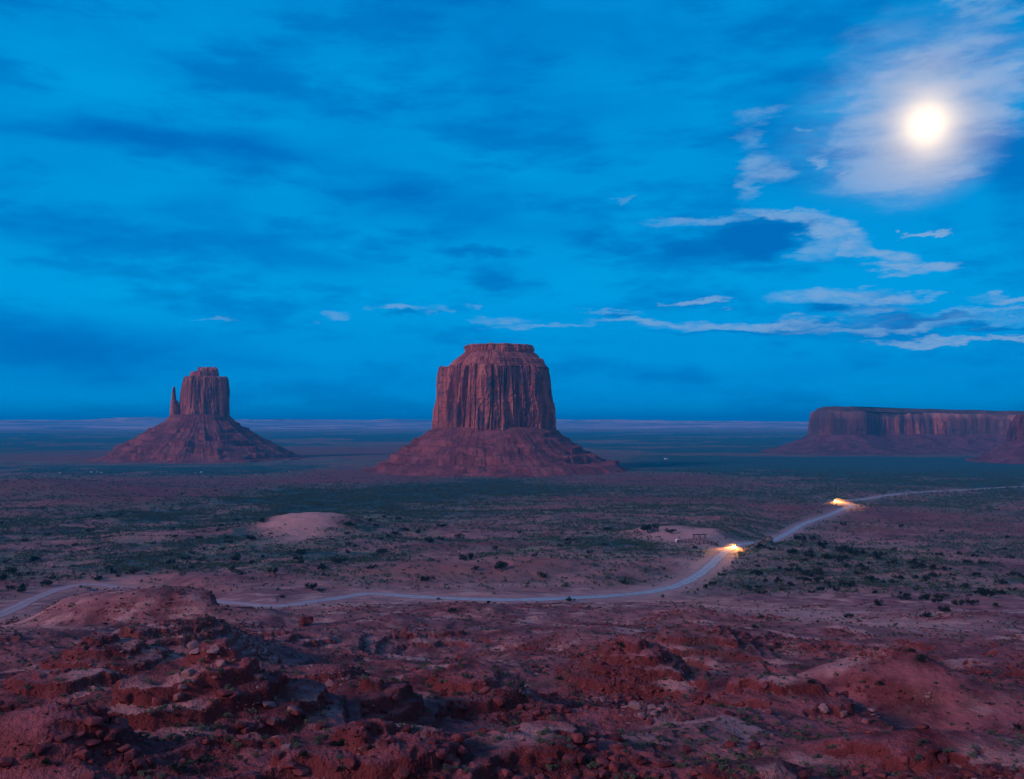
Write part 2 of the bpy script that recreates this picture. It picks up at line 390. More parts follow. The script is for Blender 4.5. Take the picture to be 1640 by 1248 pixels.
# ------------------------------------------------------------------ terrain grid (polar, fine where the valley is seen)
azs = np.concatenate([np.linspace(-180, -60, 24)[:-1], np.linspace(-60, -35, 60)[:-1], np.linspace(-35, 35, 1250), np.linspace(35, 60, 60)[1:], np.linspace(60, 180, 24)[1:]])
rs = np.concatenate([np.linspace(.5, 45, 40)[:-1], np.geomspace(45, 1050, 1120)[:-1], np.geomspace(1050, 5000, 170)[:-1], np.geomspace(5000, 42000, 60)])
A, RR = np.meshgrid(np.radians(azs), rs)
GX, GY = np.sin(A)*RR, np.cos(A)*RR
GZ, GD, GQ = H(GX, GY)
nr, na = GX.shape
gpx = CX+F*GX/np.maximum(GY, .1); gpy = HY-F*GZ/np.maximum(GY, .1)
slope = np.zeros_like(GZ)
dzr = np.gradient(GZ, axis=0)/np.maximum(np.gradient(RR, axis=0), .01)
dza = np.gradient(GZ, axis=1)/np.maximum(np.gradient(A, axis=1)*RR, .01)
slope = np.hypot(dzr, dza)
d = dep(GX, GY)
def spot(px, py, rx, ry, k=2, dmin=0, dmax=1e9):      # a soil patch found through its place in the valley, stored in ground metres
    c = at(px, py, dist_flat(px, py)); wx = rx/F*c.y; c2 = at(px, py-ry, dist_flat(px, py-ry)); c3 = at(px, py+ry, dist_flat(px, py+ry))
    wy = max((c2.y-c3.y)/2, 1)
    n = .35*fbm2(GX/(wx*.8+1), GY/(wy*.8+1), 3, 77)
    u = ((GX-c.x)/wx)**2+((GY-(c2.y+c3.y)/2)/wy)**2
    return np.exp(-(u*(1+n*2))**(k/2))
veg = np.zeros_like(GZ); pale = np.zeros_like(GZ); red = np.zeros_like(GZ)
# scrub of the mid valley and plain
m1 = ss(d, 430, 520)*(1-ss(d, 9000, 14000))
vn = fbm2(GX/130, GY/110, 4, 50)+.17
veg += m1*ss(vn+.10*ss(d, 700, 1500), -.25, .35)
veg += .35*m1*ss(fbm2(GX/9, GY/9, 3, 51), 0, .3)
veg += (1-m1)*.18*ss(fbm2(GX/12, GY/10, 3, 52), .05, .35)*ss(d, 60, 160)
for a in [(1300, 745, 420, 22, 2), (1120, 740, 200, 16, 2), (640, 790, 380, 14, 2), (560, 800, 160, 10, 2), (330, 755, 330, 8, 2), (800, 775, 160, 12, 2), (110, 706, 190, 5, 3), (620, 699, 190, 3, 3), (1500, 750, 260, 20, 2),
          (380, 830, 330, 26, 2), (980, 870, 70, 14, 2), (400, 880, 200, 20, 2)]:
    veg += .8*spot(*a)
for a in [(60, 785, 330, 22, 3), (240, 800, 120, 18, 3), (700, 842, 160, 8, 3), (590, 760, 150, 12, 3), (1050, 770, 200, 14, 3), (800, 735, 250, 18, 3), (1500, 840, 240, 30, 3), (620, 720, 160, 10, 2), (1400, 728, 400, 3, 3), (320, 725, 220, 9, 3), (200, 735, 260, 8, 3), (720, 877, 160, 5, 2), (760, 925, 230, 18, 3), (1000, 800, 240, 8, 2), (500, 770, 200, 6, 2)]:
    s_ = spot(*a); veg *= 1-.8*s_; red += s_
dune = spot(498, 850, 64, 20, 4)
pale += 1.0*dune; veg *= 1-dune
pale += .95*spot(1105, 866, 75, 13, 3)+.35*spot(1060, 900, 120, 20, 2)+.35*spot(760, 935, 260, 20, 3)
pn2 = ss(fbm2(GX/70, GY/50, 4, 60), -.1, .22)*(m1*(1-ss(d, 800, 1400)))
pale += .42*pn2; veg *= 1-.4*pn2
pale += .9*spot(1290, 985, 140, 10, 2)+.6*spot(1450, 1000, 190, 14, 2)+.7*spot(1080, 962, 110, 7, 2)+.5*spot(1540, 1040, 150, 12, 2)+.8*spot(560, 972, 70, 8, 2)+.7*spot(130, 985, 90, 14, 2)
pale += .75*spot(300, 1015, 60, 12, 2)+.6*spot(740, 1095, 60, 10, 2)+.7*spot(450, 1180, 60, 16, 2)+.5*spot(640, 1120, 60, 10, 2)+.45*spot(1130, 1215, 90, 20, 2)+.4*spot(340, 1090, 70, 30, 2)
pn = ss(fbm2(GX/14, GY/12, 4, 61), .06, .4)*(1-m1)*(1-ss(slope, .45, .95))
pale += 1.0*pn
pale += .45*np.exp(-(GD/16)**2)
bare = spot(1108, 866, 80, 13, 3); veg *= 1-.95*bare; pale += .3*bare; dune = np.maximum(dune, .9*bare)
veg *= 1-np.exp(-(GD/9)**3)
fb = fbm2(GX/5200+.3, GY/1300, 4, 83); red += .9*ss(fb, .13, .22)*ss(d, 2400, 4200)
veg += (1-np.clip(red, 0, 1)*.85)*2.0*ss(d, 1400, 4600)*(.75+.5*fbm2(GX/500, GY/260, 3, 84))*(1-ss(d, 9000, 12000))*ss(fbm2(GX/900, GY/700, 3, 79), -.3, .2)
veg = np.clip(veg, 0, 1.8); pale *= 1-.85*spot(250, 950, 130, 22, 3); pale = np.clip(pale, 0, 1); red = np.clip(red, 0, 1)
rock = ss(slope, .42, 1.1)*(1-ss(d, 380, 600))
dust_q = np.clip(np.exp(-(GD/13)**2)*ss(GQ, .17, .30), 0, 1)
attr = np.stack([veg, pale, rock, np.ones_like(veg)], -1).reshape(-1, 4)
far = ss(d, 500, 1600)
attr2 = np.stack([red, dust_q, 1-ss(d, 70, 400), np.ones_like(veg)], -1).reshape(-1, 4)
idx = np.arange(nr*na).reshape(nr, na)
q = np.stack([idx[:-1, :-1], idx[1:, :-1], idx[1:, 1:], idx[:-1, 1:]], -1).reshape(-1, 4)[:, ::-1]
# cull of hidden cells is not needed: the sheet is whole
def new_mat(name):
    m = bpy.data.materials.new(name); m.use_nodes = True
    n = NT(m.node_tree); b = m.node_tree.nodes['Principled BSDF']
    b.inputs['Roughness'].default_value = .95; b.inputs['Specular IOR Level'].default_value = .12
    return m, n, b
def obj_pos(n): return n.node('ShaderNodeTexCoord').outputs['Object']
gm, G, gb = new_mat('desert_soil')
p = obj_pos(G)
at1 = G.node('ShaderNodeSeparateColor'); G.put(at1.inputs[0], G.node('ShaderNodeAttribute', attribute_name='soil').outputs['Color'])
at2 = G.node('ShaderNodeSeparateColor'); G.put(at2.inputs[0], G.node('ShaderNodeAttribute', attribute_name='zone').outputs['Color'])
fine = G.noise(p, .9, 6, .65); med = G.noise(p, .13, 5, .6); big = G.noise(p, .012, 4, .55); grain = G.noise(p, 4.5, 3, .6)
c = G.mix(G.ramp(med, .3, .7), (.135, .044, .054, 1), (.37, .165, .168, 1))       # mid-valley sandy soil
cfg = G.mix(G.ramp(med, .35, .65), (.080, .019, .027, 1), (.30, .094, .108, 1))      # deep red sandstone of the slope
c = G.mix(at2.outputs[2], c, cfg)
c = G.mix(G.math('MULTIPLY', at2.outputs[0], .75), c, (.165, .036, .044, 1))
c = G.mix(G.math('MULTIPLY', G.ramp(big, .45, .62), .35), c, (.10, .040, .065, 1))
pl = G.math('MULTIPLY', at1.outputs[1], G.ramp(fine, .2, .6, .55, 1.0))
c = G.mix(G.math('MULTIPLY', pl, .85), c, G.mix(at2.outputs[2], (.54, .31, .285, 1), (.47, .25, .245, 1)))
c = G.mix(G.math('MULTIPLY', at1.outputs[2], .7), c, (.115, .022, .022, 1))
c = G.mix(G.math('MULTIPLY', at2.outputs[1], .45), c, (.30, .30, .34, 1))
# low scrub between the shrubs that are modelled
v1 = G.ramp(G.noise(p, .30, 5, .7), .44, .56)
v2 = G.ramp(G.noise(p, .055, 5, .65), .40, .60)
vv = G.math('MULTIPLY', at1.outputs[0], G.math('ADD', G.math('MULTIPLY', v1, .55), G.math('MULTIPLY', v2, .5)), clamp=True)
vc = G.mix(G.ramp(G.noise(p, .02, 3, .6), .4, .62), (.016, .090, .088, 1), (.085, .185, .120, 1))
vc = G.mix(G.ramp(at1.outputs[0], 1.0, 1.5), vc, (.006, .082, .084, 1))
vv = G.math('MAXIMUM', vv, G.math('MULTIPLY', G.ramp(at1.outputs[0], 1.05, 1.6), .92))
c = G.mix(G.math('MULTIPLY', vv, .95), c, vc)
# pale salt and chalky scuffs on the bare rock
sc_ = G.math('MULTIPLY', G.ramp(G.noise(G.mapping(p, scale=(1, 1, 1)), .35, 7, .72), .60, .72), G.math('MULTIPLY', at2.outputs[2], .38))
c = G.mix(sc_, c, (.42, .27, .27, 1))
c = G.mix(G.math('MULTIPLY', G.ramp(fine, .38, .30), .30), c, (.09, .025, .024, 1))
c = G.mix(G.math('MULTIPLY', G.ramp(grain, .35, .65), .18), c, (.34, .19, .17, 1), 'OVERLAY')
G.put(gb.inputs['Base Color'], c)
bp = G.node('ShaderNodeBump'); bp.inputs['Strength'].default_value = 1.0; bp.inputs['Distance'].default_value = .7
G.put(bp.inputs['Height'], G.math('ADD', G.math('MULTIPLY', fine, 1.0), G.math('ADD', G.math('MULTIPLY', med, 2.4), G.math('MULTIPLY', grain, .35))))
G.put(gb.inputs['Normal'], bp.outputs[0])
gme = np_mesh('ground', np.stack([GX, GY, GZ], -1).reshape(-1, 3), quads=q, mat=gm, smooth=True, attrs={'soil': attr, 'zone': attr2})
tag(link('ground', gme), kind='structure')

# interpolated ground height for things that stand on it
_ar = np.radians(azs)
def gz(x, y):
    x = np.atleast_1d(np.asarray(x, float)); y = np.atleast_1d(np.asarray(y, float))
    a = np.arctan2(x, y); r = np.hypot(x, y)
    j = np.clip(np.searchsorted(_ar, a)-1, 0, na-2); i = np.clip(np.searchsorted(rs, r)-1, 0, nr-2)
    t = (a-_ar[j])/(_ar[j+1]-_ar[j]); s = (r-rs[i])/(rs[i+1]-rs[i])
    return (GZ[i, j]*(1-t)+GZ[i, j+1]*t)*(1-s)+(GZ[i+1, j]*(1-t)+GZ[i+1, j+1]*t)*s
# visibility of grid vertices from the viewpoint (what hides behind a rise needs no plants)
sl = GZ/RR
run = np.maximum.accumulate(sl, axis=0)
VIS = (sl >= run-0.0006) & (GY > 20) & (gpx > -60) & (gpx < 1700) & (gpy < 1290)
def pick(px, py):
    j = int(np.argmin(np.abs(gpx[600]-px)+1e6*(GY[600] < 0)))
    ok = np.where(VIS[:, j])[0]
    if not len(ok): return None
    i = ok[np.argmin(np.abs(gpy[ok, j]-py))]
    return Vector((GX[i, j], GY[i, j], GZ[i, j]))

# ------------------------------------------------------------------ the road ribbon
rm, N, rb_ = new_mat('graded_dirt_road')
p = obj_pos(N)
ra = N.node('ShaderNodeSeparateColor'); N.put(ra.inputs[0], N.node('ShaderNodeAttribute', attribute_name='track').outputs['Color'])
c = N.mix(ra.outputs[0], (.36, .25, .27, 1), (.25, .37, .43, 1))  # pale gravel; light of passing headlights mixed into its bluish stretch
tr = N.ramp(N.math('ABSOLUTE', N.math('SUBTRACT', N.math('ABSOLUTE', N.math('SUBTRACT', ra.outputs[1], .5)), .21)), .0, .13, 1, 0)
c = N.mix(N.math('MULTIPLY', tr, .35), c, (.42, .50, .56, 1))
c = N.mix(N.ramp(N.noise(p, .25, 7, .75), .42, .66, 0, .65), c, (.27, .19, .20, 1))
edge = N.math('ADD', N.math('ABSOLUTE', N.math('SUBTRACT', ra.outputs[1], .5)), N.math('MULTIPLY', N.math('SUBTRACT', N.noise(p, .35, 6, .7), .5), .45))
c = N.mix(N.math('MULTIPLY', N.ramp(edge, .34, .46), .8), c, (.27, .12, .125, 1))
N.put(rb_.inputs['Base Color'], c)
bp = N.node('ShaderNodeBump'); bp.inputs['Strength'].default_value = 1.0; bp.inputs['Distance'].default_value = .35
N.put(bp.inputs['Height'], N.math('ADD', N.noise(p, 1.1, 6, .7), N.math('MULTIPLY', tr, -.25))); N.put(rb_.inputs['Normal'], bp.outputs[0])
T = np.gradient(rp[:, :2], axis=0); T /= np.linalg.norm(T, axis=1)[:, None]
Nn = np.stack([-T[:, 1], T[:, 0]], -1)
ws = np.linspace(-1, 1, 9)
cum = np.concatenate([[0], np.cumsum(np.linalg.norm(np.diff(rp, axis=0), axis=1))])
rv = []; rat = []
for j, w in enumerate(ws):
    wob = HALF*(1+.22*n2(cum/9, cum*0+1.5, 81)+.16*n2(cum/14, cum*0+j*0.0+(3 if w < 0 else 8), 80))
    xy = rp[:, :2]+Nn*(w*wob)[:, None]
    z = np.maximum(gz(xy[:, 0], xy[:, 1]), rp[:, 2]-.12)+.10-.06*abs(w)
    rv.append(np.concatenate([xy, z[:, None]], 1))
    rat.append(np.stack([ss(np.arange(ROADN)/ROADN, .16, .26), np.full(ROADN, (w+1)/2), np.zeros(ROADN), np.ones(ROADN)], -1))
rv = np.stack(rv, 1).reshape(-1, 3); rat = np.stack(rat, 1).reshape(-1, 4)
ii = np.arange(ROADN*9).reshape(ROADN, 9)
rq = np.stack([ii[:-1, :-1], ii[1:, :-1], ii[1:, 1:], ii[:-1, 1:]], -1).reshape(-1, 4)
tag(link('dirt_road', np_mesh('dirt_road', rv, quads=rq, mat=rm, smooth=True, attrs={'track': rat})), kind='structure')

# ------------------------------------------------------------------ buttes and mesa
def cliff_mat(name, varn=1.0, tint=(1,1,1)):
    m, n, b = new_mat(name); p = obj_pos(n)
    col = lambda r, g, bb: (r*tint[0], g*tint[1], bb*tint[2], 1)
    s1 = n.noise(n.mapping(p, scale=(1, 1, .06)), .045, 6, .65, .4)
    s2 = n.noise(n.mapping(p, scale=(1, 1, .04)), .10, 5, .6, .3)
    s3 = n.noise(n.mapping(p, scale=(1, 1, .35)), .03, 4, .6)
    c = n.mix(n.ramp(s1, .38, .62), col(.20, .050, .058), col(.42, .140, .118))
    c = n.mix(n.math('MULTIPLY', n.math('MULTIPLY', n.ramp(s2, .47, .60), n.ramp(n.noise(p, .016, 3, .5), .40, .58, .25, 1)), .9*varn), c, col(.040, .018, .034))
    c = n.mix(n.math('MULTIPLY', n.ramp(s3, .52, .64), .75*varn), c, col(.060, .040, .075))
    c = n.mix(n.math('MULTIPLY', n.ramp(n.noise(n.mapping(p, scale=(1,1,.5)), .05, 5, .6), .56, .68), .8), c, col(.50, .22, .14))
    wv = n.noise(n.mapping(p, scale=(.04, .04, 1)), .22, 4, .6)
    c = n.mix(n.math('MULTIPLY', n.ramp(wv, .50, .60), .30), c, col(.12, .045, .045))
    n.put(b.inputs['Base Color'], c)
    bp = n.node('ShaderNodeBump'); bp.inputs['Strength'].default_value = 1; bp.inputs['Distance'].default_value = 5
    n.put(bp.inputs['Height'], n.math('ADD', s2, n.math('MULTIPLY', wv, .35))); n.put(b.inputs['Normal'], bp.outputs[0])
    return m
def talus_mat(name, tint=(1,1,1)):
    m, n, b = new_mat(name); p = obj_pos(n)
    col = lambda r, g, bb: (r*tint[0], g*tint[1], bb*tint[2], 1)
    a = n.noise(p, .02, 6, .65); f = n.noise(p, .16, 5, .75)
    c = n.mix(n.ramp(a, .40, .60), col(.165, .044, .056), col(.29, .090, .100))
    wv = n.noise(n.mapping(p, scale=(.22, .22, 1)), .07, 6, .65)
    c = n.mix(n.math('MULTIPLY', n.ramp(wv, .54, .60), .45), c, col(.045, .012, .020))
    c = n.mix(n.math('MULTIPLY', n.ramp(wv, .42, .36), .4), c, col(.27, .085, .09))
    c = n.mix(n.math('MULTIPLY', n.ramp(f, .58, .68), .6), c, col(.36, .20, .19))
    c = n.mix(n.math('MULTIPLY', n.ramp(f, .42, .34), .6), c, col(.06, .022, .028))
    c = n.mix(n.math('MULTIPLY', n.ramp(n.noise(p, .05, 6, .75), .54, .64), .45), c, col(.045, .062, .062))
    n.put(b.inputs['Base Color'], c)
    bp = n.node('ShaderNodeBump'); bp.inputs['Strength'].default_value = 1; bp.inputs['Distance'].default_value = 6
    n.put(bp.inputs['Height'], n.math('ADD', f, a)); n.put(b.inputs['Normal'], bp.outputs[0])
    return m
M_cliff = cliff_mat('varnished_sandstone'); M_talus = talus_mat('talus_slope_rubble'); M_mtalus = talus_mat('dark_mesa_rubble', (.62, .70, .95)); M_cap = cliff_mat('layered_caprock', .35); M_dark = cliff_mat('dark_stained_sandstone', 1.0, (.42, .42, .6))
def loft(name, cx, cy, prof, mat, parent, NC=800, dz=1.6, flute=0.0, lam=22., strata=0.0, gully=0.0, rubble=0.0, depth=1.0, power=2.6, rotn=0.0, close=True, seed=0, fan=0.0, rim=0.0):
    """surface lofted round a vertical axis: prof = rows of (z, left half-width, right half-width), from the bottom up"""
    prof = np.array(prof, float)
    seg = np.hypot(np.diff(prof[:, 0]), np.diff(prof[:, 1:], axis=0).mean(1))
    s = np.concatenate([[0], np.cumsum(seg)])
    nrow = max(8, int(s[-1]/dz)); t = np.linspace(0, s[-1], nrow)
    z = np.interp(t, s, prof[:, 0]); wl = np.interp(t, s, prof[:, 1]); wr = np.interp(t, s, prof[:, 2])
    th = np.linspace(0, 2*np.pi, NC, endpoint=False)
    c, sn = np.cos(th), np.sin(th)
    cc, s2 = np.cos(th-rotn), np.sin(th-rotn)
    k = (np.abs(cc)**power+np.abs(s2)**power)**(-1/power)
    k = k/np.max(np.abs(k*c))            # keep the given half-widths in the front view
    kk = k[None, :]
    wgt = .5+.5*c[None, :]
    half = wl[:, None]*(1-wgt)+wr[:, None]*wgt
    dp = half*depth
    rx = kk*c[None, :]*half; ry = kk*sn[None, :]*dp
    Zg = np.repeat(z[:, None], NC, 1)
    rad = np.hypot(rx, ry)+1e-6; ux, uy = rx/rad, ry/rad
    avg = float(np.mean(wl+wr)/2)
    off = np.zeros_like(rad)
    ax, ay = ux*avg, uy*avg
    if flute:
        a = .42-np.abs(n3(ax/lam, ay/lam, Zg/(lam*9)+seed, 1+seed))
        b = .38-np.abs(n3(ax/(lam*.38), ay/(lam*.38), Zg/(lam*3)+seed, 2+seed))
        e = fbm3(ax/(lam*2.2), ay/(lam*2.2), Zg/(lam*5), 2, 3+seed)
        bl = np.floor(n3(ax/lam*1.3, ay/lam*1.3, Zg/(lam*2.5), 5+seed)*5)/5
        wx_, wy_ = ax+lam*.5*n3(ax/lam, ay/lam, Zg/(lam*14), 61), ay+lam*.5*n3(ax/lam, ay/lam, Zg/(lam*14), 62)
        bl2 = np.round(n3(wx_/(lam*.8), wy_/(lam*.8), Zg/(lam*6)+seed, 63)*4)/4
        crack = np.exp(-(n3(wx_/(lam*.55), wy_/(lam*.55), Zg/(lam*30)+seed, 64)/.06)**2)
        face = .25+.9*ss(n3(ax/70, ay/70, Zg/260, 68+seed), -.25, .25)
        off += flute*((a*.7+b*.4-crack*1.3)*face+e*1.4+bl*.9+bl2*1.4)
        off += flute*.22*fbm3(ax/5, ay/5, Zg/9, 3, 4+seed)
    if strata:
        off += strata*(terrace((Zg+1.5*n3(ax/60, ay/60, 0*Zg, 6+seed))/1.0, 6.0, .2)-Zg)*.18
        off += strata*.8*n3(ax/200, ay/200, Zg/2.6, 7+seed)
    Zo = Zg.copy()
    if gully:
        g = np.abs(n3(ax/(avg*.14), ay/(avg*.14), Zg/160, 8+seed)); g3 = np.abs(fbm3(ax/(avg*.33), ay/(avg*.33), Zg/120, 2, 18+seed)); g2 = np.abs(n3(ax/(avg*.05), ay/(avg*.05), Zg/70, 9+seed))
        u = np.sin(np.linspace(0, np.pi, nrow))[:, None]**.6
        off += gully*(g*1.3+g2*.7+g3*2.4-.9)*u
        fanm = fbm3(ax/(avg*.5), ay/(avg*.5), 0*Zg+seed, 2, 12)
        off += fan*fanm*np.linspace(1, 0, nrow)[:, None]**2
        led = terrace(Zg+5*n3(ax/80, ay/80, 0*Zg, 10+seed), 19., .08)-(Zg+5*n3(ax/80, ay/80, 0*Zg, 10+seed))
        lm = ss(n3(ax/90, ay/90, Zg/25, 11+seed), -.15, .25)
        Zo += led*1.05*lm*u
    if rim:
        top_ = np.linspace(0, 1, nrow)[:, None]**8
        Zo = Zo+rim*top_*(np.round(n3(ax/13, ay/13, 0*Zg+seed, 66)*3)/3+.4*n3(ax/4, ay/4, 0*Zg, 67))
    if rubble:
        Zo += rubble*fbm3((ax*3+rx)/9, (ay*3+ry)/9, Zg/9, 4, 13+seed, .65)*2*np.sin(np.linspace(.15, np.pi*.9, nrow))[:, None]
    x = cx+rx+ux*off; y = cy+ry+uy*off
    V = np.stack([x, y, Zo], -1).reshape(-1, 3)
    ii = np.arange(nrow*NC).reshape(nrow, NC); jn = np.roll(ii, -1, 1)
    Q = np.stack([ii[:-1], jn[:-1], jn[1:], ii[1:]], -1).reshape(-1, 4)
    tris = None
    if close:      # domed, uneven top
        top = V[-NC:]; V2 = [V]; cxy = np.array([cx, cy, prof[-1, 0]])
        rings = 14; base_i = len(V)
        for r_ in range(1, rings):
            f = 1-r_/rings
            ring = cxy+(top-cxy)*[f, f, 1]
            ring[:, 2] = prof[-1, 0]+(1.2*fbm2(ring[:, 0]/25, ring[:, 1]/25, 3, 20+seed))*min(1, r_/2)
            V2.append(ring)
        V2.append(cxy[None, :]); V = np.concatenate(V2)
        prev = ii[-1]
        for r_ in range(rings-1):
            cur = base_i+r_*NC+np.arange(NC)
            Q = np.concatenate([Q, np.stack([prev, np.roll(prev, -1), np.roll(cur, -1), cur], -1)]); prev = cur
        tris = np.stack([prev, np.roll(prev, -1), np.full(NC, len(V)-1)], -1)
    V = V-np.array(parent.location)
    o = link(name, np_mesh(name, V, quads=Q, tris=tris, mat=mat, smooth=False), parent)
    return o
def rows(lst, cx_px, d):     # (py, left px, right px) -> (z, half widths) at distance d
    k = d/F
    return [((HY-py)*k, (cx_px-l)*k, (r-cx_px)*k) for py, l, r in lst]

# the big central butte
D1 = 2300.; c1 = at(790, 675, D1)
B1 = tag(empty('butte', (c1.x, c1.y, -118)), 'huge dark red butte with a stepped flat cap, the largest in the valley', 'butte')
loft('talus_slope', c1.x, c1.y, rows([(775, 535, 1065), (762, 565, 1035), (752, 592, 1002), (742, 612, 985), (738, 622, 968), (722, 642, 935), (704, 668, 908), (691, 688, 893), (684, 699, 881)], 790, D1),
     M_talus, B1, NC=1100, dz=1.8, gully=9, rubble=1.6, depth=1.0, power=2.15, close=False, seed=1, fan=28)
loft('cliff', c1.x, c1.y, rows([(694, 695, 885), (686, 695, 886), (672, 696, 886), (650, 698, 886), (630, 700, 884), (615, 701, 884), (600, 702, 882), (590, 704, 879), (588, 706, 877)], 790, D1),
     M_cliff, B1, NC=1300, dz=1.2, flute=9.0, lam=34, strata=.5, power=3.2, rotn=R(38), seed=2, rim=6)
loft('shoulder_ledges', c1.x, c1.y, rows([(589.5, 712, 876), (586, 717, 873), (583, 722, 872), (579, 724, 871), (577, 728, 870), (574, 731, 864), (569, 738, 861), (565, 743, 855)], 790, D1),
     M_cap, B1, NC=900, dz=.9, flute=2.4, lam=20, strata=1.6, power=3.0, rotn=R(38), seed=3)
loft('cap_rock', c1.x, c1.y, rows([(566, 744, 854), (563, 744, 855), (560, 745, 855), (556, 743, 853), (554, 745, 851)], 790, D1),
     M_cap, B1, NC=800, dz=.8, flute=3.2, lam=18, strata=.8, power=2.8, rotn=R(38), seed=4, rim=3)
# the mitten-shaped butte with its thumb
D2 = 3000.; c2 = at(325, 675, D2)
B2 = tag(empty('butte', (c2.x, c2.y, -118)), 'smaller red butte with a thin thumb of rock standing beside its tower', 'butte')
loft('talus_slope', c2.x, c2.y, rows([(752, 95, 530), (744, 132, 503), (735, 163, 483), (726, 190, 462), (713, 200, 435), (705, 219, 420), (697, 232, 406), (687, 246, 390), (675, 268, 374), (664, 276, 364)], 325, D2),
     M_talus, B2, NC=1000, dz=2.2, gully=9, rubble=1.6, power=2.1, close=False, seed=11, fan=20)
cc2 = at(328, 675, D2)
loft('cliff', cc2.x, cc2.y, rows([(678, 285, 369), (668, 286, 367), (655, 287, 366), (642, 288, 365), (625, 290, 365), (614, 292, 364.5), (607, 294, 364), (604, 297, 362)], 328, D2),
     M_cliff, B2, NC=900, dz=1.5, flute=4.5, lam=26, strata=.5, power=3.0, rotn=R(30), seed=12, rim=4)
cc3 = at(328, 675, D2)
loft('cap_rock', cc3.x, cc3.y, rows([(605, 306, 351), (602, 306, 350), (596, 308, 349), (595, 318, 349), (592, 320, 348), (589, 321, 345)], 328, D2),
     M_cap, B2, NC=500, dz=1.0, flute=3.5, lam=18, strata=1.2, power=2.8, rotn=R(30), seed=13, depth=1.2, rim=4)
ct = at(279.5, 675, D2-20)
loft('thumb', ct.x, ct.y, rows([(680, 271, 289), (665, 273, 287), (652, 273.6, 287), (643, 274.3, 284.5), (640, 274.8, 281.8), (632, 275.3, 281.2), (624, 276, 280.8), (620, 276.8, 280.0)], 279.5, D2-20),
     M_cliff, B2, NC=260, dz=1.2, flute=1.3, lam=14, power=2.4, depth=1.3, seed=14)
# the butte that only shows its left flank at the picture's edge
D4 = 2750.; c4 = at(1700, 675, D4)
B4 = tag(empty('butte', (c4.x, c4.y, -118)), 'butte cut off by the picture edge, its rubble slope overlapping the long mesa', 'butte')
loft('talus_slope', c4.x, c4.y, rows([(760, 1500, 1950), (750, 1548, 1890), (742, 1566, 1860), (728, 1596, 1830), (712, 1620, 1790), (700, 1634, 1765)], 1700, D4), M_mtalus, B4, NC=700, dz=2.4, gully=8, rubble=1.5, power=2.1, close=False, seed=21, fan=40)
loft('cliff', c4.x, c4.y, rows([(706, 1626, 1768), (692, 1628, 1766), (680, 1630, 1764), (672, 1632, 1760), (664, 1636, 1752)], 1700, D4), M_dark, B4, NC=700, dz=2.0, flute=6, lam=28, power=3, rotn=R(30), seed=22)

def mesa(root, pts, layers, tilt=0.0):
    """long mesa: closed footprint of control points and stacked layers (name, material, rows of (z, outward offset), flute)"""
    P = [Vector((x, y, 0)) for x, y in pts]; m = len(P); ring = []
    for i in range(m):
        a, b, c, dd = P[i-1], P[i], P[(i+1) % m], P[(i+2) % m]
        n = max(4, int((c-b).length/4.0))
        for kx in range(n):
            t = kx/n; ring.append(.5*((2*b)+(c-a)*t+(2*a-5*b+4*c-dd)*t*t+(3*b-a-3*c+dd)*t**3))
    ring = np.array([(v.x, v.y) for v in ring]); NC = len(ring)
    T = np.roll(ring, -1, 0)-np.roll(ring, 1, 0); T /= np.linalg.norm(T, axis=1)[:, None]
    N_ = np.stack([T[:, 1], -T[:, 0]], -1)
    area = .5*np.sum(ring[:, 0]*np.roll(ring[:, 1], -1)-np.roll(ring[:, 0], -1)*ring[:, 1])
    if area < 0: N_ = -N_
    for li, (name, mat, prof, flute, lam, rub, top) in enumerate(layers):
        prof = np.array(prof, float); s = np.concatenate([[0], np.cumsum(np.hypot(*np.diff(prof, axis=0).T))])
        nrow = max(6, int(s[-1]/2.2)); t = np.linspace(0, s[-1], nrow)
        z = np.interp(t, s, prof[:, 0]); of = np.interp(t, s, prof[:, 1])
        X_ = ring[None, :, 0]+0*z[:, None]; Y_ = ring[None, :, 1]+0*z[:, None]; Zg = z[:, None]+0*X_
        off = of[:, None]+flute*(1.6*(.4-np.abs(n3(X_/lam, Y_/lam, Zg/(lam*8), 30+li)))*ss(n3(X_/260, Y_/260, 0*Zg, 39), -.3, .2)+2.2*fbm3(X_/(lam*3), Y_/(lam*3), Zg/400, 2, 33+li)+.5*(.4-np.abs(n3(X_/lam*2.7, Y_/lam*2.7, Zg/(lam*2), 36+li))))
        Zo = Zg.copy()
        if rub:
            u = np.sin(np.linspace(.1, np.pi*.9, nrow))[:, None]
            off += rub*(np.abs(n3(X_/70, Y_/70, Zg/90, 40))*1.6-.3)*u*6
            Zo += rub*u*fbm3(X_/22, Y_/22, Zg/12, 4, 41, .6)*3
        x = X_+N_[None, :, 0]*off; y = Y_+N_[None, :, 1]*off
        Zo = Zo+(3.0*np.round(n3(X_/90, Y_/90, 0*Zg, 45)*3)/3+1.5*n3(X_/25, Y_/25, 0*Zg, 46))*(t[:, None] > s[-1]*.75)*(rub == 0)
        Zo = Zo-tilt*(x-ring[:, 0].min())*(Zo > -30)
        V = np.stack([x, y, Zo], -1).reshape(-1, 3)
        ii = np.arange(nrow*NC).reshape(nrow, NC); jn = np.roll(ii, -1, 1)
        Q = np.stack([ii[:-1], jn[:-1], jn[1:], ii[1:]], -1).reshape(-1, 4)
        tr_ = None
        if area < 0: Q = Q[:, ::-1]
        if top:
            cen = V[-NC:].mean(0); V = np.concatenate([V, cen[None]]); tr_ = np.stack([ii[-1], np.roll(ii[-1], -1), np.full(NC, len(V)-1)], -1)
        V = V-np.array(root.location)
        link(name, np_mesh(name, V, quads=Q, tris=tr_, mat=mat), root)
M_mcliff = cliff_mat('far_sandstone_wall', 1.0, (1.0, 1.0, 1.05))
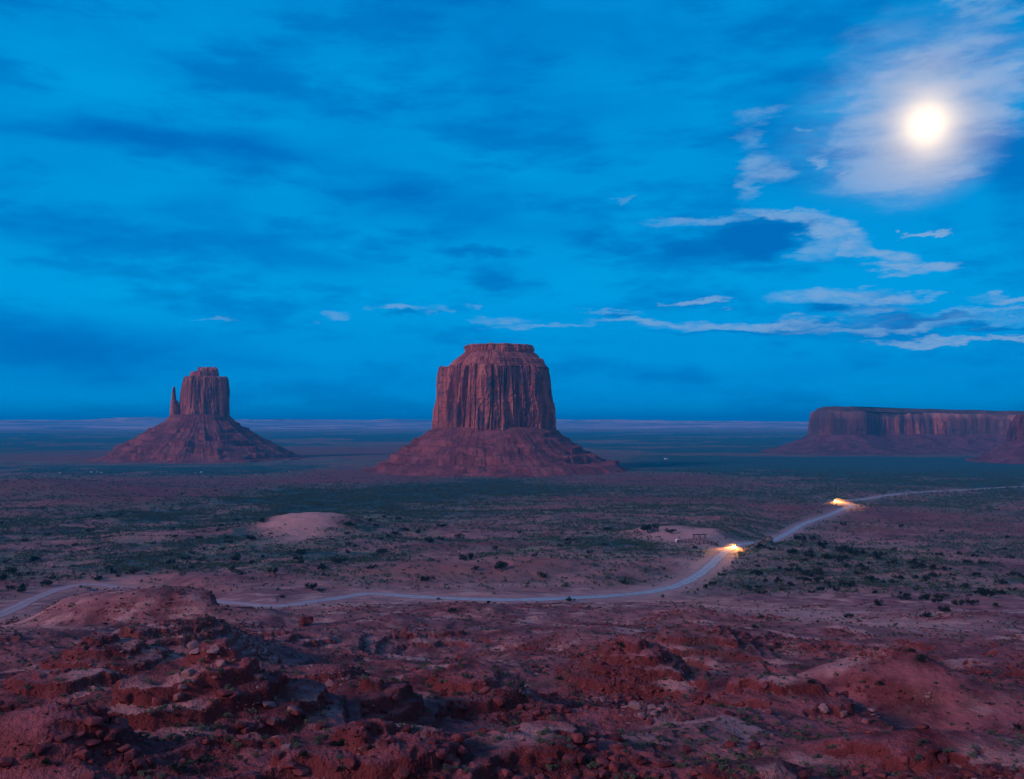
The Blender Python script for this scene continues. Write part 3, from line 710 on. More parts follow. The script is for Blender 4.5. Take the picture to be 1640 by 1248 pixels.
_n = NT(M_mcliff.node_tree); _b = M_mcliff.node_tree.nodes['Principled BSDF']; _c = _b.inputs['Base Color'].links[0].from_socket; _p = obj_pos(_n)
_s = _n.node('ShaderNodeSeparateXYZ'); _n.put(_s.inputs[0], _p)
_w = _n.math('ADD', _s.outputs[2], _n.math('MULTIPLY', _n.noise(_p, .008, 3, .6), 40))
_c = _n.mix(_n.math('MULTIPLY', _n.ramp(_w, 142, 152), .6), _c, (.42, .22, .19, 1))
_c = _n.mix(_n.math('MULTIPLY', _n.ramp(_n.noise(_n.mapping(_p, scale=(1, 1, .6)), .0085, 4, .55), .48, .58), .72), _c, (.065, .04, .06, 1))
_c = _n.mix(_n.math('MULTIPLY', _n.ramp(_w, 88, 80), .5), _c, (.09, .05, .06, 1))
_c = _n.mix(_n.math('MULTIPLY', _n.ramp(_n.math('ADD', _s.outputs[0], _n.math('MULTIPLY', _n.noise(_p, .012, 4, .6), 160)), -190, -240), .6), _c, (.05, .03, .05, 1))  # shade of the mesa's left end face, painted into the wall colour
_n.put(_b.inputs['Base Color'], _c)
M_mtop, n_, b_ = new_mat('scrubby_mesa_top'); pp = obj_pos(n_)
n_.put(b_.inputs['Base Color'], n_.mix(n_.ramp(n_.noise(pp, .03, 5, .7), .4, .6), (.045, .040, .045, 1), (.12, .055, .055, 1)))
def m3(px, d_): v = at(px, 675, d_); return (v.x, v.y)
root3 = tag(empty('mesa', (*m3(1500, 3800), -118)), 'long low mesa with a dark flat top and pinkish cliff wall on the horizon', 'mesa')
fp = [m3(1309, 3640), m3(1328, 3550), m3(1380, 3550), m3(1415, 3640), m3(1500, 3700), m3(1575, 3720), m3(1640, 3690), m3(1730, 3740), m3(1860, 3800), m3(2050, 3950), m3(1950, 4500), m3(1700, 4600), m3(1480, 4500), m3(1350, 4200), m3(1300, 3850)]
mesa(root3, fp, [
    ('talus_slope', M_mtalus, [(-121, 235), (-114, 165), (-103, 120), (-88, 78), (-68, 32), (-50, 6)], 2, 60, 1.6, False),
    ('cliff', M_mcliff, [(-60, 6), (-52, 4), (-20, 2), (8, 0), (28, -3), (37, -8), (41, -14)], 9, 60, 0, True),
    ('mesa_top', M_mtop, [(38, -18), (48, -24), (55, -34), (58, -60)], 4, 60, 0, True)], tilt=.020)

# ------------------------------------------------------------------ far table land along the horizon
hm, hn, hb = new_mat('far_pink_tableland'); pp = obj_pos(hn)
hz = hn.noise(hn.mapping(pp, scale=(.25, .25, 12)), .0045, 5, .6)
hc = hn.mix(hn.ramp(hz, .38, .62), (.09, .08, .16, 1), (.62, .34, .40, 1))
hn.put(hb.inputs['Base Color'], hc)
ha = np.radians(np.linspace(-48, 48, 1500)); hr = np.concatenate([np.linspace(12500, 15000, 20)[:-1], np.linspace(15000, 19500, 110), np.linspace(19600, 27000, 10)])
HA, HR = np.meshgrid(ha, hr); hx, hy_ = np.sin(HA)*HR, np.cos(HA)*HR
hpx = CX+F*np.tan(HA)
rim1 = 16200+900*fbm2(hx/2600, HR*0, 4, 90); rim2 = 18300+700*fbm2(hx/1800, HR*0, 4, 93)
topz = np.interp(hpx, [-400, 0, 160, 240, 300, 420, 620, 760, 900, 1100, 1250, 1350, 1600, 2200], [26, 22, 26, 66, 44, 22, 34, 30, 34, 12, -8, -14, -18, -18])
topz = topz+terrace(58*fbm2(hx/1300, HR*0, 5, 95), 11, .12)
low = np.interp(hpx, [-400, 0, 300, 620, 900, 1300, 2000], [-70, -62, -50, -45, -40, -60, -70])+10*fbm2(hx/1500, hx*0, 3, 96)
hz_ = -124+(low+124)*ss(HR, rim1-700, rim1)+(topz-low)*(.35*ss(HR, rim2-1100, rim2-150)+.65*ss(HR, rim2-120, rim2))
hz_ = hz_+6*fbm2(hx/260, HR/500, 3, 97)*ss(HR, 14500, 15500)*(1-ss(HR, rim2-50, rim2))
hi = np.arange(hx.size).reshape(hx.shape)
hq = np.stack([hi[:-1, :-1], hi[:-1, 1:], hi[1:, 1:], hi[1:, :-1]], -1).reshape(-1, 4)
tag(link('hills', np_mesh('hills', np.stack([hx, hy_, hz_], -1).reshape(-1, 3), quads=hq, mat=hm)), kind='structure')

# ------------------------------------------------------------------ the moon
mm = bpy.data.materials.new('moonlit_disc'); mm.use_nodes = True; mn = mm.node_tree; mn.nodes.clear()
em = mn.nodes.new('ShaderNodeEmission'); em.inputs[0].default_value = (1, .95, .86, 1); em.inputs[1].default_value = 6
mo = mn.nodes.new('ShaderNodeOutputMaterial'); mn.links.new(em.outputs[0], mo.inputs[0])
bm = bmesh.new(); bmesh.ops.create_uvsphere(bm, u_segments=48, v_segments=24, radius=17/F*150000)
me = bpy.data.meshes.new('moon'); bm.to_mesh(me); bm.free(); me.materials.append(mm)
for f in me.polygons: f.use_smooth = True
mo_ = link('moon', me, loc=at(MOON_PX[0], MOON_PX[1], 150000.))
tag(mo_, 'blazing white full moon glowing through thin cloud', 'moon')

# ------------------------------------------------------------------ plants and rocks: shared shapes
def leaf_cloud(n, lobes, leaf, seed, flat=.8):
    r = np.random.default_rng(seed)
    V = []; T = []
    cs = r.normal(size=(lobes, 3))*[.42, .42, .16]+[0, 0, .52]; cs[:, 2] = np.clip(cs[:, 2], .3, .85)
    rad = r.uniform(.26, .46, lobes)
    li = r.integers(0, lobes, n)
    dirs = r.normal(size=(n, 3)); dirs /= np.linalg.norm(dirs, axis=1)[:, None]
    P = cs[li]+dirs*(rad[li]*r.uniform(.55, 1.05, n))[:, None]*[1, 1, flat]
    P[:, 2] = np.maximum(P[:, 2], .02+.1*r.random(n))
    a = r.normal(size=(n, 3)); a /= np.linalg.norm(a, axis=1)[:, None]
    b = np.cross(a, dirs); b /= np.linalg.norm(b, axis=1)[:, None]+1e-6
    s = leaf*r.uniform(.6, 1.3, n)[:, None]
    V = np.concatenate([P-a*s, P+a*s*.8, P+b*s*1.1, P-b*s*.7+dirs*s*.6], 0)
    i = np.arange(n)
    T = np.concatenate([np.stack([i, i+n, i+2*n], -1), np.stack([i, i+n, i+3*n], -1)])
    return V.astype(np.float32), T
def plant_mat(name, c1_, c2_):
    m, n, b = new_mat(name)
    oi = n.node('ShaderNodeObjectInfo').outputs['Random']
    nn = n.noise(n.node('ShaderNodeNewGeometry').outputs['Position'], 1.3, 3, .6)
    v = n.math('ADD', n.math('MULTIPLY', oi, .5), n.math('MULTIPLY', nn, .6))
    n.put(b.inputs['Base Color'], n.mix(n.ramp(v, .25, .8), c1_, c2_)); return m
M_jun = plant_mat('juniper_foliage', (.008, .016, .016, 1), (.022, .040, .030, 1))
M_sage = plant_mat('sagebrush_foliage', (.055, .085, .065, 1), (.15, .19, .14, 1))
M_scrub = plant_mat('valley_scrub_foliage', (.010, .026, .026, 1), (.070, .120, .080, 1))
M_bark, n_, b_ = new_mat('shaggy_bark'); n_.put(b_.inputs['Base Color'], n_.mix(n_.noise(obj_pos(n_), 6, 3), (.06, .04, .035, 1), (.13, .09, .08, 1)))
def trunk_mesh(seed):
    r = random.Random(seed); V = []; Q = []
    for b in range(3):
        base = (r.uniform(-.05, .05), r.uniform(-.05, .05), -.12); tip = (r.uniform(-.4, .4), r.uniform(-.4, .4), r.uniform(.5, .75)); k0 = len(V)
        for i in range(4):
            t = i/3
            for j in range(6):
                a = j*math.pi/3; rr = .07*(1-t*.75)
                V.append((base[0]+(tip[0]-base[0])*t+rr*math.cos(a)+.04*math.sin(5*t+b), base[1]+(tip[1]-base[1])*t+rr*math.sin(a), base[2]+(tip[2]-base[2])*t))
        for i in range(3):
            for j in range(6):
                j2 = (j+1) % 6; Q.append((k0+i*6+j, k0+i*6+j2, k0+i*6+6+j2, k0+i*6+6+j))
    return np_mesh('trunk', V, quads=Q, mat=M_bark)
crowns = []; trunks = []
for i in range(7):
    v, t = leaf_cloud(620, 6+i % 3, .075, 100+i); crowns.append(np_mesh('crown', v, tris=t, mat=M_jun)); trunks.append(trunk_mesh(i))
sages = []
for i in range(6):
    v, t = leaf_cloud(300, 4+i % 3, .085, 200+i, .7); v[:, 2] = np.maximum(v[:, 2]-.12, -.04); sages.append(np_mesh('sagebrush', v, tris=t, mat=M_sage))
M_rock, n_, b_ = new_mat('broken_red_sandstone'); pp = obj_pos(n_); oi = n_.node('ShaderNodeObjectInfo').outputs['Random']
gp = n_.node('ShaderNodeNewGeometry').outputs['Position']
cr = n_.mix(n_.ramp(n_.noise(gp, .5, 4, .6), .35, .65), (.065, .016, .022, 1), (.19, .052, .060, 1))
cr = n_.mix(n_.ramp(n_.noise(gp, .09, 3, .6), .55, .66, 0, .65), cr, (.30, .20, .21, 1))
n_.put(b_.inputs['Base Color'], cr)
bp = n_.node('ShaderNodeBump'); bp.inputs['Strength'].default_value = .7; bp.inputs['Distance'].default_value = .15
n_.put(bp.inputs['Height'], n_.noise(gp, 3.0, 5, .7)); n_.put(b_.inputs['Normal'], bp.outputs[0])
def rock_geo(seed, npt=22, blocky=.6, sq=(1, 1, .65)):
    r = np.random.default_rng(seed); bm = bmesh.new()
    P = r.normal(size=(npt, 3)); P /= np.linalg.norm(P, axis=1)[:, None]
    P = P*(1-blocky)+np.sign(P)*np.abs(P)**.35*blocky*.8
    P *= r.uniform(.8, 1.1, (npt, 1))*np.array(sq)*r.uniform(.8, 1.15, 3)
    for c_ in P: bm.verts.new(c_)
    res = bmesh.ops.convex_hull(bm, input=bm.verts)
    bmesh.ops.delete(bm, geom=[g for g in res['geom_interior'] if isinstance(g, bmesh.types.BMVert)], context='VERTS')
    bmesh.ops.triangulate(bm, faces=bm.faces[:])
    bm.verts.index_update()
    V = np.array([v.co[:] for v in bm.verts], np.float32); T_ = np.array([[v.index for v in f.verts] for f in bm.faces])
    bm.free(); return V, T_
def rock_big(seed):
    bm = bmesh.new(); V, T_ = rock_geo(seed, 26, .7)
    vs = [bm.verts.new(v) for v in V]
    for t in T_: bm.faces.new([vs[i] for i in t])
    bmesh.ops.bevel(bm, geom=bm.edges[:], offset=.05, segments=1, affect='EDGES')
    bmesh.ops.triangulate(bm, faces=bm.faces[:]); bmesh.ops.subdivide_edges(bm, edges=bm.edges[:], cuts=1)
    for v in bm.verts:
        n = float(fbm3(*(np.array([q*2.2]) for q in v.co), 3, seed % 50)[0]); v.co *= 1+.10*n
    me = bpy.data.meshes.new('boulder'); bm.to_mesh(me); bm.free(); me.materials.append(M_rock); return me
bigrocks = [rock_big(300+i) for i in range(8)]
smallrocks = [rock_geo(400+i, 10, .5) for i in range(8)]

# ------------------------------------------------------------------ scatter helpers
cellA = np.abs(np.gradient(A, axis=1)*RR*np.gradient(RR, axis=0))
base_ok = VIS & (GD > 8) & (gpx > -30) & (gpx < 1670)
def sample(weight, n, seed):
    r = np.random.default_rng(seed)
    w = (weight*cellA*base_ok).ravel(); c = np.cumsum(w); k_ = np.searchsorted(c, r.random(n)*c[-1])
    i, j = np.unravel_index(np.clip(k_, 0, w.size-1), GX.shape)
    da = np.gradient(_ar); dr = np.gradient(rs)
    a = _ar[j]+(r.random(n)-.5)*da[j]; rr = rs[i]+(r.random(n)-.5)*dr[i]
    x, y = np.sin(a)*rr, np.cos(a)*rr
    return x, y, gz(x, y)
def merge(shapes, X_, Y_, Z_, S_, sq, name, mat, seed):
    r = np.random.default_rng(seed); VV = []; TT = []; off = 0
    which = r.integers(0, len(shapes), len(X_)); rot = r.random(len(X_))*2*np.pi
    for k_, (v, t) in enumerate(shapes):
        m = np.where(which == k_)[0]
        if not len(m): continue
        c_, s_ = np.cos(rot[m])[:, None], np.sin(rot[m])[:, None]
        st = 1+.5*(r.random((len(m), 1))-.3)
        vx = (v[None, :, 0]*c_-v[None, :, 1]*s_)*S_[m][:, None]*st+X_[m][:, None]
        vy = (v[None, :, 0]*s_+v[None, :, 1]*c_)*S_[m][:, None]+Y_[m][:, None]
        vz = v[None, :, 2]*S_[m][:, None]*sq+Z_[m][:, None]
        VV.append(np.stack([vx, vy, vz], -1).reshape(-1, 3))
        TT.append((t[None]+(np.arange(len(m))*len(v))[:, None, None]+off).reshape(-1, 3)); off += len(m)*len(v)
    return np_mesh(name, np.concatenate(VV), tris=np.concatenate(TT), mat=mat)
inc = (GD < 600)
# --- junipers
JUN = [(43,865,9),(51,895,18),(15,914,22),(3,926,20),(14,941,15),(38,939,15),(77,932,20),(77,856,10),(155,878,11),(183,887,8),(176,910,13),(133,919,9),(189,921,10),(215,915,16),(273,901,16),(305,908,10),
 (326,878,12),(347,849,9),(423,832,13),(398,861,16),(377,893,18),(372,910,12),(423,891,10),(439,915,18),(478,892,15),(499,939,19),(516,907,14),(543,897,20),(558,871,11),(451,955,9),(556,839,16),(594,833,10),
 (616,827,10),(638,829,11),(688,863,17),(706,863,10),(736,858,14),(613,882,19),(517,907,16),(594,909,12),(746,891,20),(763,909,13),(799,905,26),(708,842,14),(869,920,16),(999,932,14),(973,847,12),(1040,846,26),(944,885,12),
 (915,961,13),(725,977,14),(780,964,10),(701,959,6),(1074,850,16),(1215,917,19),(1307,928,19),(1357,933,24),(1375,918,12),(1397,925,16),(1356,906,12),(1271,883,17),(1297,883,14),(1317,873,18),(1348,878,22),(1282,860,18),
 (1302,862,14),(1326,892,14),(1312,914,14),(1264,935,14),(1128,939,13),(1225,929,11),(1214,939,14),(1361,987,15),(1219,988,10),(1407,965,16),(1384,885,13),(1404,889,20),(1234,878,10),(1218,874,18),(1483,955,20),
 (1505,952,20),(1502,962,16),(1520,936,12),(1450,955,20),(1515,976,22),(1534,964,18),(1556,964,18),(1584,950,24),(1485,983,18),(1461,1042,14),(1478,1051,20),(1300,1094,12),(1408,1094,12),(1210,1004,12),(1592,968,14),
 (1628,1162,14),(282,1227,26),(176,1152,20),(931,1178,26),(545,1190,16),(992,1032,14),(895,1085,14),(858,1067,11),(794,1068,12),(70,1220,22),(1184,1208,16),(540,1188,20),(487,1209,14),(169,998,10),(265,785,5),(290,790,6),(345,785,6),(700,785,5)]
cand = []
for px, py, w in JUN:
    v = pick(px, py+w*.3)
    if v is not None: cand.append((v.x, v.y, v.z, w*1.12*v.y/F/2, w, True))
xj, yj, zj = sample(m1*(.25+veg)*(1-dune)*(1-ss(d, 1100, 2200))*(.35+ss(gpx, 1150, 1350)*1.5*(1-ss(d, 650, 800))), 3200, 31)
r_ = np.random.default_rng(32); sj = .8+2.6*r_.random(3200)**3.2
for i in range(3200): cand.append((xj[i], yj[i], zj[i], sj[i], 2*sj[i]*F/yj[i], False))
hand = [c_ for c_ in cand if c_[5]]; rest = sorted([c_ for c_ in cand if not c_[5]], key=lambda c_: -c_[4])
ind = hand+rest[:300-len(hand)]; rest = rest[300-len(hand):]
LM = [('the bare pink sand dune', pick(498, 850)), ('the wooden corral', pick(1110, 866)), ('the first lit bend of the road', pick(1165, 884)), ('the far lit bend of the road', pick(1350, 808)),
      ('the long straight of the pale road', pick(760, 957)), ('the big dark cube of rock', pick(490, 995)), ('the dusty road end at the picture edge', pick(30, 968)), ('the rising shrubby bank beside the wash', pick(1480, 955)),
      ('the smooth red mound behind the road', pick(720, 925)), ('the lowest slope under the viewpoint', pick(700, 1200))]
ORD = ['nearest', 'second nearest', 'third nearest', 'fourth nearest', 'fifth nearest', 'sixth nearest', 'seventh nearest', 'eighth nearest', 'ninth nearest', 'tenth nearest']
def make_labels(pts, noun, look, shared):
    """labels by rank of distance to the nearest landmark; beyond the tenth they share a description of their ground"""
    lab = [None]*len(pts); grp = [None]*len(pts); by = {}
    for i, (x, y) in enumerate(pts):
        kx = min(range(len(LM)), key=lambda k_: math.hypot(LM[k_][1].x-x, LM[k_][1].y-y)); by.setdefault(kx, []).append((math.hypot(LM[kx][1].x-x, LM[kx][1].y-y), i))
    for kx, lst in by.items():
        lst.sort()
        for rk, (_, i) in enumerate(lst):
            if rk < 10: lab[i] = f"{look} {noun} {ORD[rk]} to {LM[kx][0]}"
            else: lab[i] = f"{look} {noun} {shared} {LM[kx][0]}"
            grp[i] = f"{noun}s around {LM[kx][0]}"
    return lab, grp
LM_ = LM
labs, grps = make_labels([(c_[0], c_[1]) for c_ in ind], 'juniper', 'dark', 'scattered farther out around')
for i, (x, y, z, s, w, hnd) in enumerate(ind):
    o = tag(empty('juniper', (x, y, z), random.uniform(0, 6.28), s), labs[i], 'juniper', grps[i])
    o.scale = (s*random.uniform(.9, 1.15), s, s*random.uniform(.85, 1.15))
    k_ = random.randrange(7); link('crown', crowns[k_], o); link('trunk', trunks[k_], o)
# --- the uncountable scrub
sv = [leaf_cloud(10, 2, .30, 500+i, .7) for i in range(10)]
w2 = m1*(.12+veg)*(1-dune)*(1-.5*red)*(1-ss(d, 1300, 2600))*ss(GD, 8, 14)*ss(fbm2(GX/40, GY/30, 3, 70), -.35, .15)
xs, ys, zs = sample(w2/(1+(d/900)**2), 95000, 41); r_ = np.random.default_rng(42)
ssz = (.30+1.1*r_.random(len(xs))**2.4)*(1+(ys/1400))
if len(rest):
    RX = np.array([(c_[0], c_[1], c_[2], c_[3]) for c_ in rest])
    xs, ys, zs, ssz = [np.concatenate([a_, b_]) for a_, b_ in ((xs, RX[:, 0]), (ys, RX[:, 1]), (zs, RX[:, 2]), (ssz, RX[:, 3]))]
tag(link('scrub', merge(sv, xs, ys, zs, ssz, 1, 'scrub', M_scrub, 43)), 'low dark green desert scrub dotted over the whole valley floor', 'scrub', kind='stuff')
# --- sagebrush of the near slope
fgm = (1-ss(d, 330, 430))
xg, yg, zg = sample(fgm*(.4+ss(fbm2(GX/25, GY/22, 3, 71), -.1, .3))/(1+(d/120)**2), 2600, 51)
sg = np.random.default_rng(52).uniform(.14, .46, len(xg))*(1+yg/260)
od = np.argsort(-sg/yg)
SG_H = [(716, 1226, 24), (748, 1229, 22), (733, 1227, 16), (1124, 1184, 20), (123, 1132, 14), (145, 1121, 14), (466, 1136, 16), (452, 1157, 14), (473, 1168, 16), (685, 1139, 16), (300, 1215, 10), (350, 1180, 12), (340, 1120, 12), (1200, 1060, 8), (1240, 1200, 18), (70, 1205, 10)]
sl_ = []
for px, py, w in SG_H:
    v = pick(px, py+w*.3)
    if v is not None: sl_.append((v.x, v.y, v.z, w*v.y/F/2))
for i in od[:300-len(sl_)]: sl_.append((xg[i], yg[i], zg[i], sg[i]))
labs, grps = make_labels([(c_[0], c_[1]) for c_ in sl_], 'sagebrush', 'small grey-green', 'scattered farther out around')
for i, (x, y, z, s) in enumerate(sl_):
    o = link('sagebrush', sages[random.randrange(6)], loc=(x, y, z)); o.rotation_euler = (0, 0, random.uniform(0, 6.28)); o.scale = (s*random.uniform(.9, 1.2), s, s*random.uniform(.8, 1.1))
    tag(o, labs[i], 'sagebrush', grps[i])
ov = od[300:]
lv = [leaf_cloud(26, 2, .2, 600+i, .7) for i in range(6)]
tag(link('low_desert_plants', merge(lv, xg[ov], yg[ov], zg[ov], sg[ov], 1, 'low_desert_plants', M_sage, 53)), 'sparse low grey-green plants on the red rocky slope', 'desert plants', kind='stuff')
# --- rocks
rw = fgm*(.03+rock*1.3+1.2*ss(fbm2(GX/28+9, GY/26, 3, 22), .08, .34)**1.5)/(1+(d/150)**2)
xr, yr, zr = sample(rw, 42000, 61)
sr = .04+.085*np.random.default_rng(62).pareto(2.3, len(xr)); sr = np.clip(sr, .05, .5)*(1+yr/260)
app = sr/yr; od = np.argsort(-app)
bl = [(xr[i], yr[i], zr[i], sr[i]) for i in od[:298]]
labs, grps = make_labels([(c_[0], c_[1]) for c_ in bl], 'boulder', 'rough red', 'among the rubble around')
for i, (x, y, z, s) in enumerate(bl):
    o = link('boulder', bigrocks[random.randrange(8)], loc=(x, y, z+s*.12)); o.rotation_euler = (random.uniform(-.35, .35), random.uniform(-.35, .35), random.uniform(0, 6.28)); o.scale = (s*random.uniform(.9, 1.3), s, s*random.uniform(.7, 1.1))
    tag(o, labs[i], 'boulder', grps[i])
ov = od[298:]
tag(link('rubble', merge(smallrocks, xr[ov], yr[ov], zr[ov], sr[ov]*.8, .9, 'rubble', M_rock, 63)), 'broken red rubble strewn over the rocky slope', 'rubble', kind='stuff')
v = pick(490, 1003)
bk = link('boulder', rock_big(777), loc=(v.x, v.y, v.z+1.9)); s = 17*v.y/F; bk.scale = (s*1.05, s*.9, s*.85); bk.rotation_euler = (0, .05, .3)
tag(bk, 'house-sized dark red cube of rock standing alone just below the pale road', 'boulder')

# ------------------------------------------------------------------ small built things
def boxv(bm, x0, x1, y0, y1, z0, z1, mi=0):
    vs = [bm.verts.new(p_) for p_ in ((x0,y0,z0),(x1,y0,z0),(x1,y1,z0),(x0,y1,z0),(x0,y0,z1),(x1,y0,z1),(x1,y1,z1),(x0,y1,z1))]
    for f in ((0,3,2,1),(4,5,6,7),(0,1,5,4),(1,2,6,5),(2,3,7,6),(3,0,4,7)): bm.faces.new([vs[i] for i in f])
def bar(bm, a, b, r, n=6):
    a, b = Vector(a), Vector(b); t = (b-a).normalized(); u = t.orthogonal().normalized(); w = t.cross(u)
    ra_ = [bm.verts.new(a+(u*math.cos(k_*2*math.pi/n)+w*math.sin(k_*2*math.pi/n))*r) for k_ in range(n)]
    rb2 = [bm.verts.new(b+(u*math.cos(k_*2*math.pi/n)+w*math.sin(k_*2*math.pi/n))*r) for k_ in range(n)]
    for k_ in range(n): bm.faces.new([ra_[k_], ra_[(k_+1) % n], rb2[(k_+1) % n], rb2[k_]])
    bm.faces.new(ra_[::-1]); bm.faces.new(rb2)
def bmo(name, bm, mat, parent=None, bevel=0):
    if bevel: bmesh.ops.bevel(bm, geom=bm.edges[:], offset=bevel, segments=2, affect='EDGES')
    me = bpy.data.meshes.new(name); bm.to_mesh(me); bm.free(); me.materials.append(mat); return link(name, me, parent)
def flat_mat(name, c_, rough=.8, metal=0, var=.25):
    m, n, b = new_mat(name); b.inputs['Roughness'].default_value = rough; b.inputs['Metallic'].default_value = metal
    c2_ = tuple(q_*(1-var) for q_ in c_[:3])+(1,)
    n.put(b.inputs['Base Color'], n.mix(n.noise(obj_pos(n), 2.5, 4, .6), c_, c2_)); return m
M_wood = flat_mat('weathered_dark_timber', (.045, .03, .032, 1)); M_white = flat_mat('chalk_white_paint', (.72, .74, .78, 1)); M_grey = flat_mat('grey_galvanised_sheet', (.3, .32, .36, 1), .5, .3)
M_car = flat_mat('dusty_dark_paint', (.05, .05, .06, 1), .35, .2); M_glass = flat_mat('tinted_glass', (.02, .025, .03, 1), .08); M_tyre = flat_mat('black_rubber', (.02, .02, .02, 1), .9)
def emis(name, c_, s_):
    m = bpy.data.materials.new(name); m.use_nodes = True; t = m.node_tree; t.nodes.clear(); e_ = t.nodes.new('ShaderNodeEmission')
    e_.inputs[0].default_value = c_; e_.inputs[1].default_value = s_; o_ = t.nodes.new('ShaderNodeOutputMaterial'); t.links.new(e_.outputs[0], o_.inputs[0]); return m
M_head = emis('lit_headlamp', (1, .72, .35, 1), 60); M_tail = emis('lit_tail_lamp', (1, .06, .02, 1), 4)
# corral of rails
v = pick(1085, 870); v2 = pick(1146, 870)
cor = tag(empty('corral', (v.x, v.y, v.z)), 'dark timber rail corral on the pink sand beside the first lit bend', 'corral')
L = 63/F*v.y
def gl(x, y): return float(gz(v.x+x, v.y+y)[0])-v.z
ringp = [(0, 0), (L*.22, -1), (L*.36, 1), (L*.55, -1), (L*.78, 0), (L*.98, -6), (L, 5), (L*.74, 10), (L*.36, 11), (L*.04, 9)]
for i in range(len(ringp)):
    a, b = ringp[i], ringp[(i+1) % len(ringp)]; n = max(2, int(math.dist(a, b)/2.7))
    for k_ in range(n):
        x, y = a[0]+(b[0]-a[0])*k_/n, a[1]+(b[1]-a[1])*k_/n; h = gl(x, y)
        bm = bmesh.new(); bar(bm, (x, y, h-.3), (x, y, h+1.9), .24); bmo('post', bm, M_wood, cor)
    for hh in (.8, 1.7):
        bm = bmesh.new(); bar(bm, (a[0], a[1], gl(*a)+hh), (b[0], b[1], gl(*b)+hh), .20); bmo('rail', bm, M_wood, cor)
def at_ground(px, py): return pick(px, py)
# shade shelter inside the corral
g0 = pick(1122, 863)
sh = tag(empty('shade_shelter', (g0.x, g0.y+4, float(gz(g0.x, g0.y+4)[0])), .1), 'flat-roofed timber shade shelter standing behind the corral rails', 'shelter')
for x in (-4.5, 0, 4.5):
    for y in (-2, 2):
        bm = bmesh.new(); bar(bm, (x, y, -.5), (x, y, 2.9), .25); bmo('post', bm, M_wood, sh)
bm = bmesh.new(); boxv(bm, -5, 5, -2.5, 2.5, 2.7, 2.9)
for k_ in range(9): bar(bm, (-5.2+k_*1.3, -2.8, 2.98), (-5.2+k_*1.3, 2.8, 2.98), .08)
bmo('roof', bm, M_wood, sh)
# water tank at the corral's end
g0 = pick(1083, 868)
tk = tag(empty('water_tank', (g0.x, g0.y-1.5, float(gz(g0.x, g0.y-1.5)[0]))), 'small white water tank at the near end of the corral', 'tank')
bm = bmesh.new(); bar(bm, (0, 0, .35), (0, 0, 2.3), 1.1, 20); bar(bm, (0, 0, 2.3), (0, 0, 2.6), .5, 16); bmo('drum', bm, M_white, tk)
bm = bmesh.new()
for a_ in range(4): bar(bm, (.8*math.cos(a_*1.57), .8*math.sin(a_*1.57), -.3), (.8*math.cos(a_*1.57), .8*math.sin(a_*1.57), .4), .09)
bmo('stand', bm, M_wood, tk)
# picnic table and hitching rails before the corral
def table(px, py, rz, label):
    g_ = pick(px, py); r0 = tag(empty('picnic_table', g_, rz), label, 'table')
    bm = bmesh.new(); boxv(bm, -1.6, 1.6, -.5, .5, .78, .86); bmo('table_top', bm, M_wood, r0, .01)
    for y in (-.95, .95):
        bm = bmesh.new(); boxv(bm, -1.6, 1.6, y-.16, y+.16, .44, .50); bmo('bench_seat', bm, M_wood, r0, .01)
    for x in (-1.1, 1.1):
        bm = bmesh.new(); bar(bm, (x, -.95, -.2), (x, -.2, .78), .07); bar(bm, (x, .95, -.2), (x, .2, .78), .07); bar(bm, (x, -1, .42), (x, 1, .42), .06); bmo('leg_frame', bm, M_wood, r0)
table(1108, 874, .2, 'dark picnic table in front of the corral, farther from the lit bend'); table(1119, 873, -.3, 'dark picnic table in front of the corral, closer to the lit bend')

# far white huts of the valley settlement
def hut(px, py, w, label, grp, mat=M_white, rz=0.):
    g_ = pick(px, py)
    r0 = tag(empty('cabin', g_, rz), label, 'cabin', grp); l = w*g_.y/F/2; dp = l*.6; h = l*.62
    bm = bmesh.new(); boxv(bm, -l, l, -dp, dp, -1, h); bmo('wall', bm, mat, r0)
    bm = bmesh.new(); vs = [bm.verts.new(p_) for p_ in ((-l*1.08, -dp*1.15, h), (l*1.08, -dp*1.15, h), (l*1.08, dp*1.15, h), (-l*1.08, dp*1.15, h), (-l*1.08, 0, h*1.5), (l*1.08, 0, h*1.5))]
    for f in ((0, 1, 5, 4), (2, 3, 4, 5), (0, 4, 3), (1, 2, 5), (0, 3, 2, 1)): bm.faces.new([vs[i] for i in f])
    bmo('roof', bm, M_grey, r0)
    bm = bmesh.new(); boxv(bm, -.5, .5, -dp-.06, -dp-.003, 0, min(2.1, h*.85)); bmo('door', bm, M_wood, r0)
GRP = 'far white cabins at the foot of the buttes'
for px, py, w, lb in [(95, 758, 3.0, 'tiny white cabin standing apart on the open scrub plain, the outermost of the row'), (147, 757, 3.2, 'first tiny white cabin of the cluster of three on the scrub plain'), (155, 756.5, 2.6, 'middle tiny white cabin of the cluster of three on the scrub plain'), (163, 757, 3.0, 'last tiny white cabin of the cluster of three, closest to the thumbed butte'),
                   (313, 757.5, 2.6, 'small white cabin straight below the thumbed butte, the dimmer of the pair'), (323, 757, 3.4, 'brightest white cabin straight below the tower of the thumbed butte'), (1066, 736, 5, 'lone pale cabin on the green plain between big butte and mesa'), (463, 756, 2.0, 'lone white cabin on the scrub between the two buttes')]:
    hut(px, py, w, lb, GRP, rz=random.uniform(-.5, .5))
# isolated boulder heap far out on the plain
g_ = pick(1261, 755)
o = link('boulder', rock_big(888), loc=g_); o.scale = (7, 5, 5); tag(o, 'lone dark rock knob far out on the green plain before the long mesa', 'boulder')

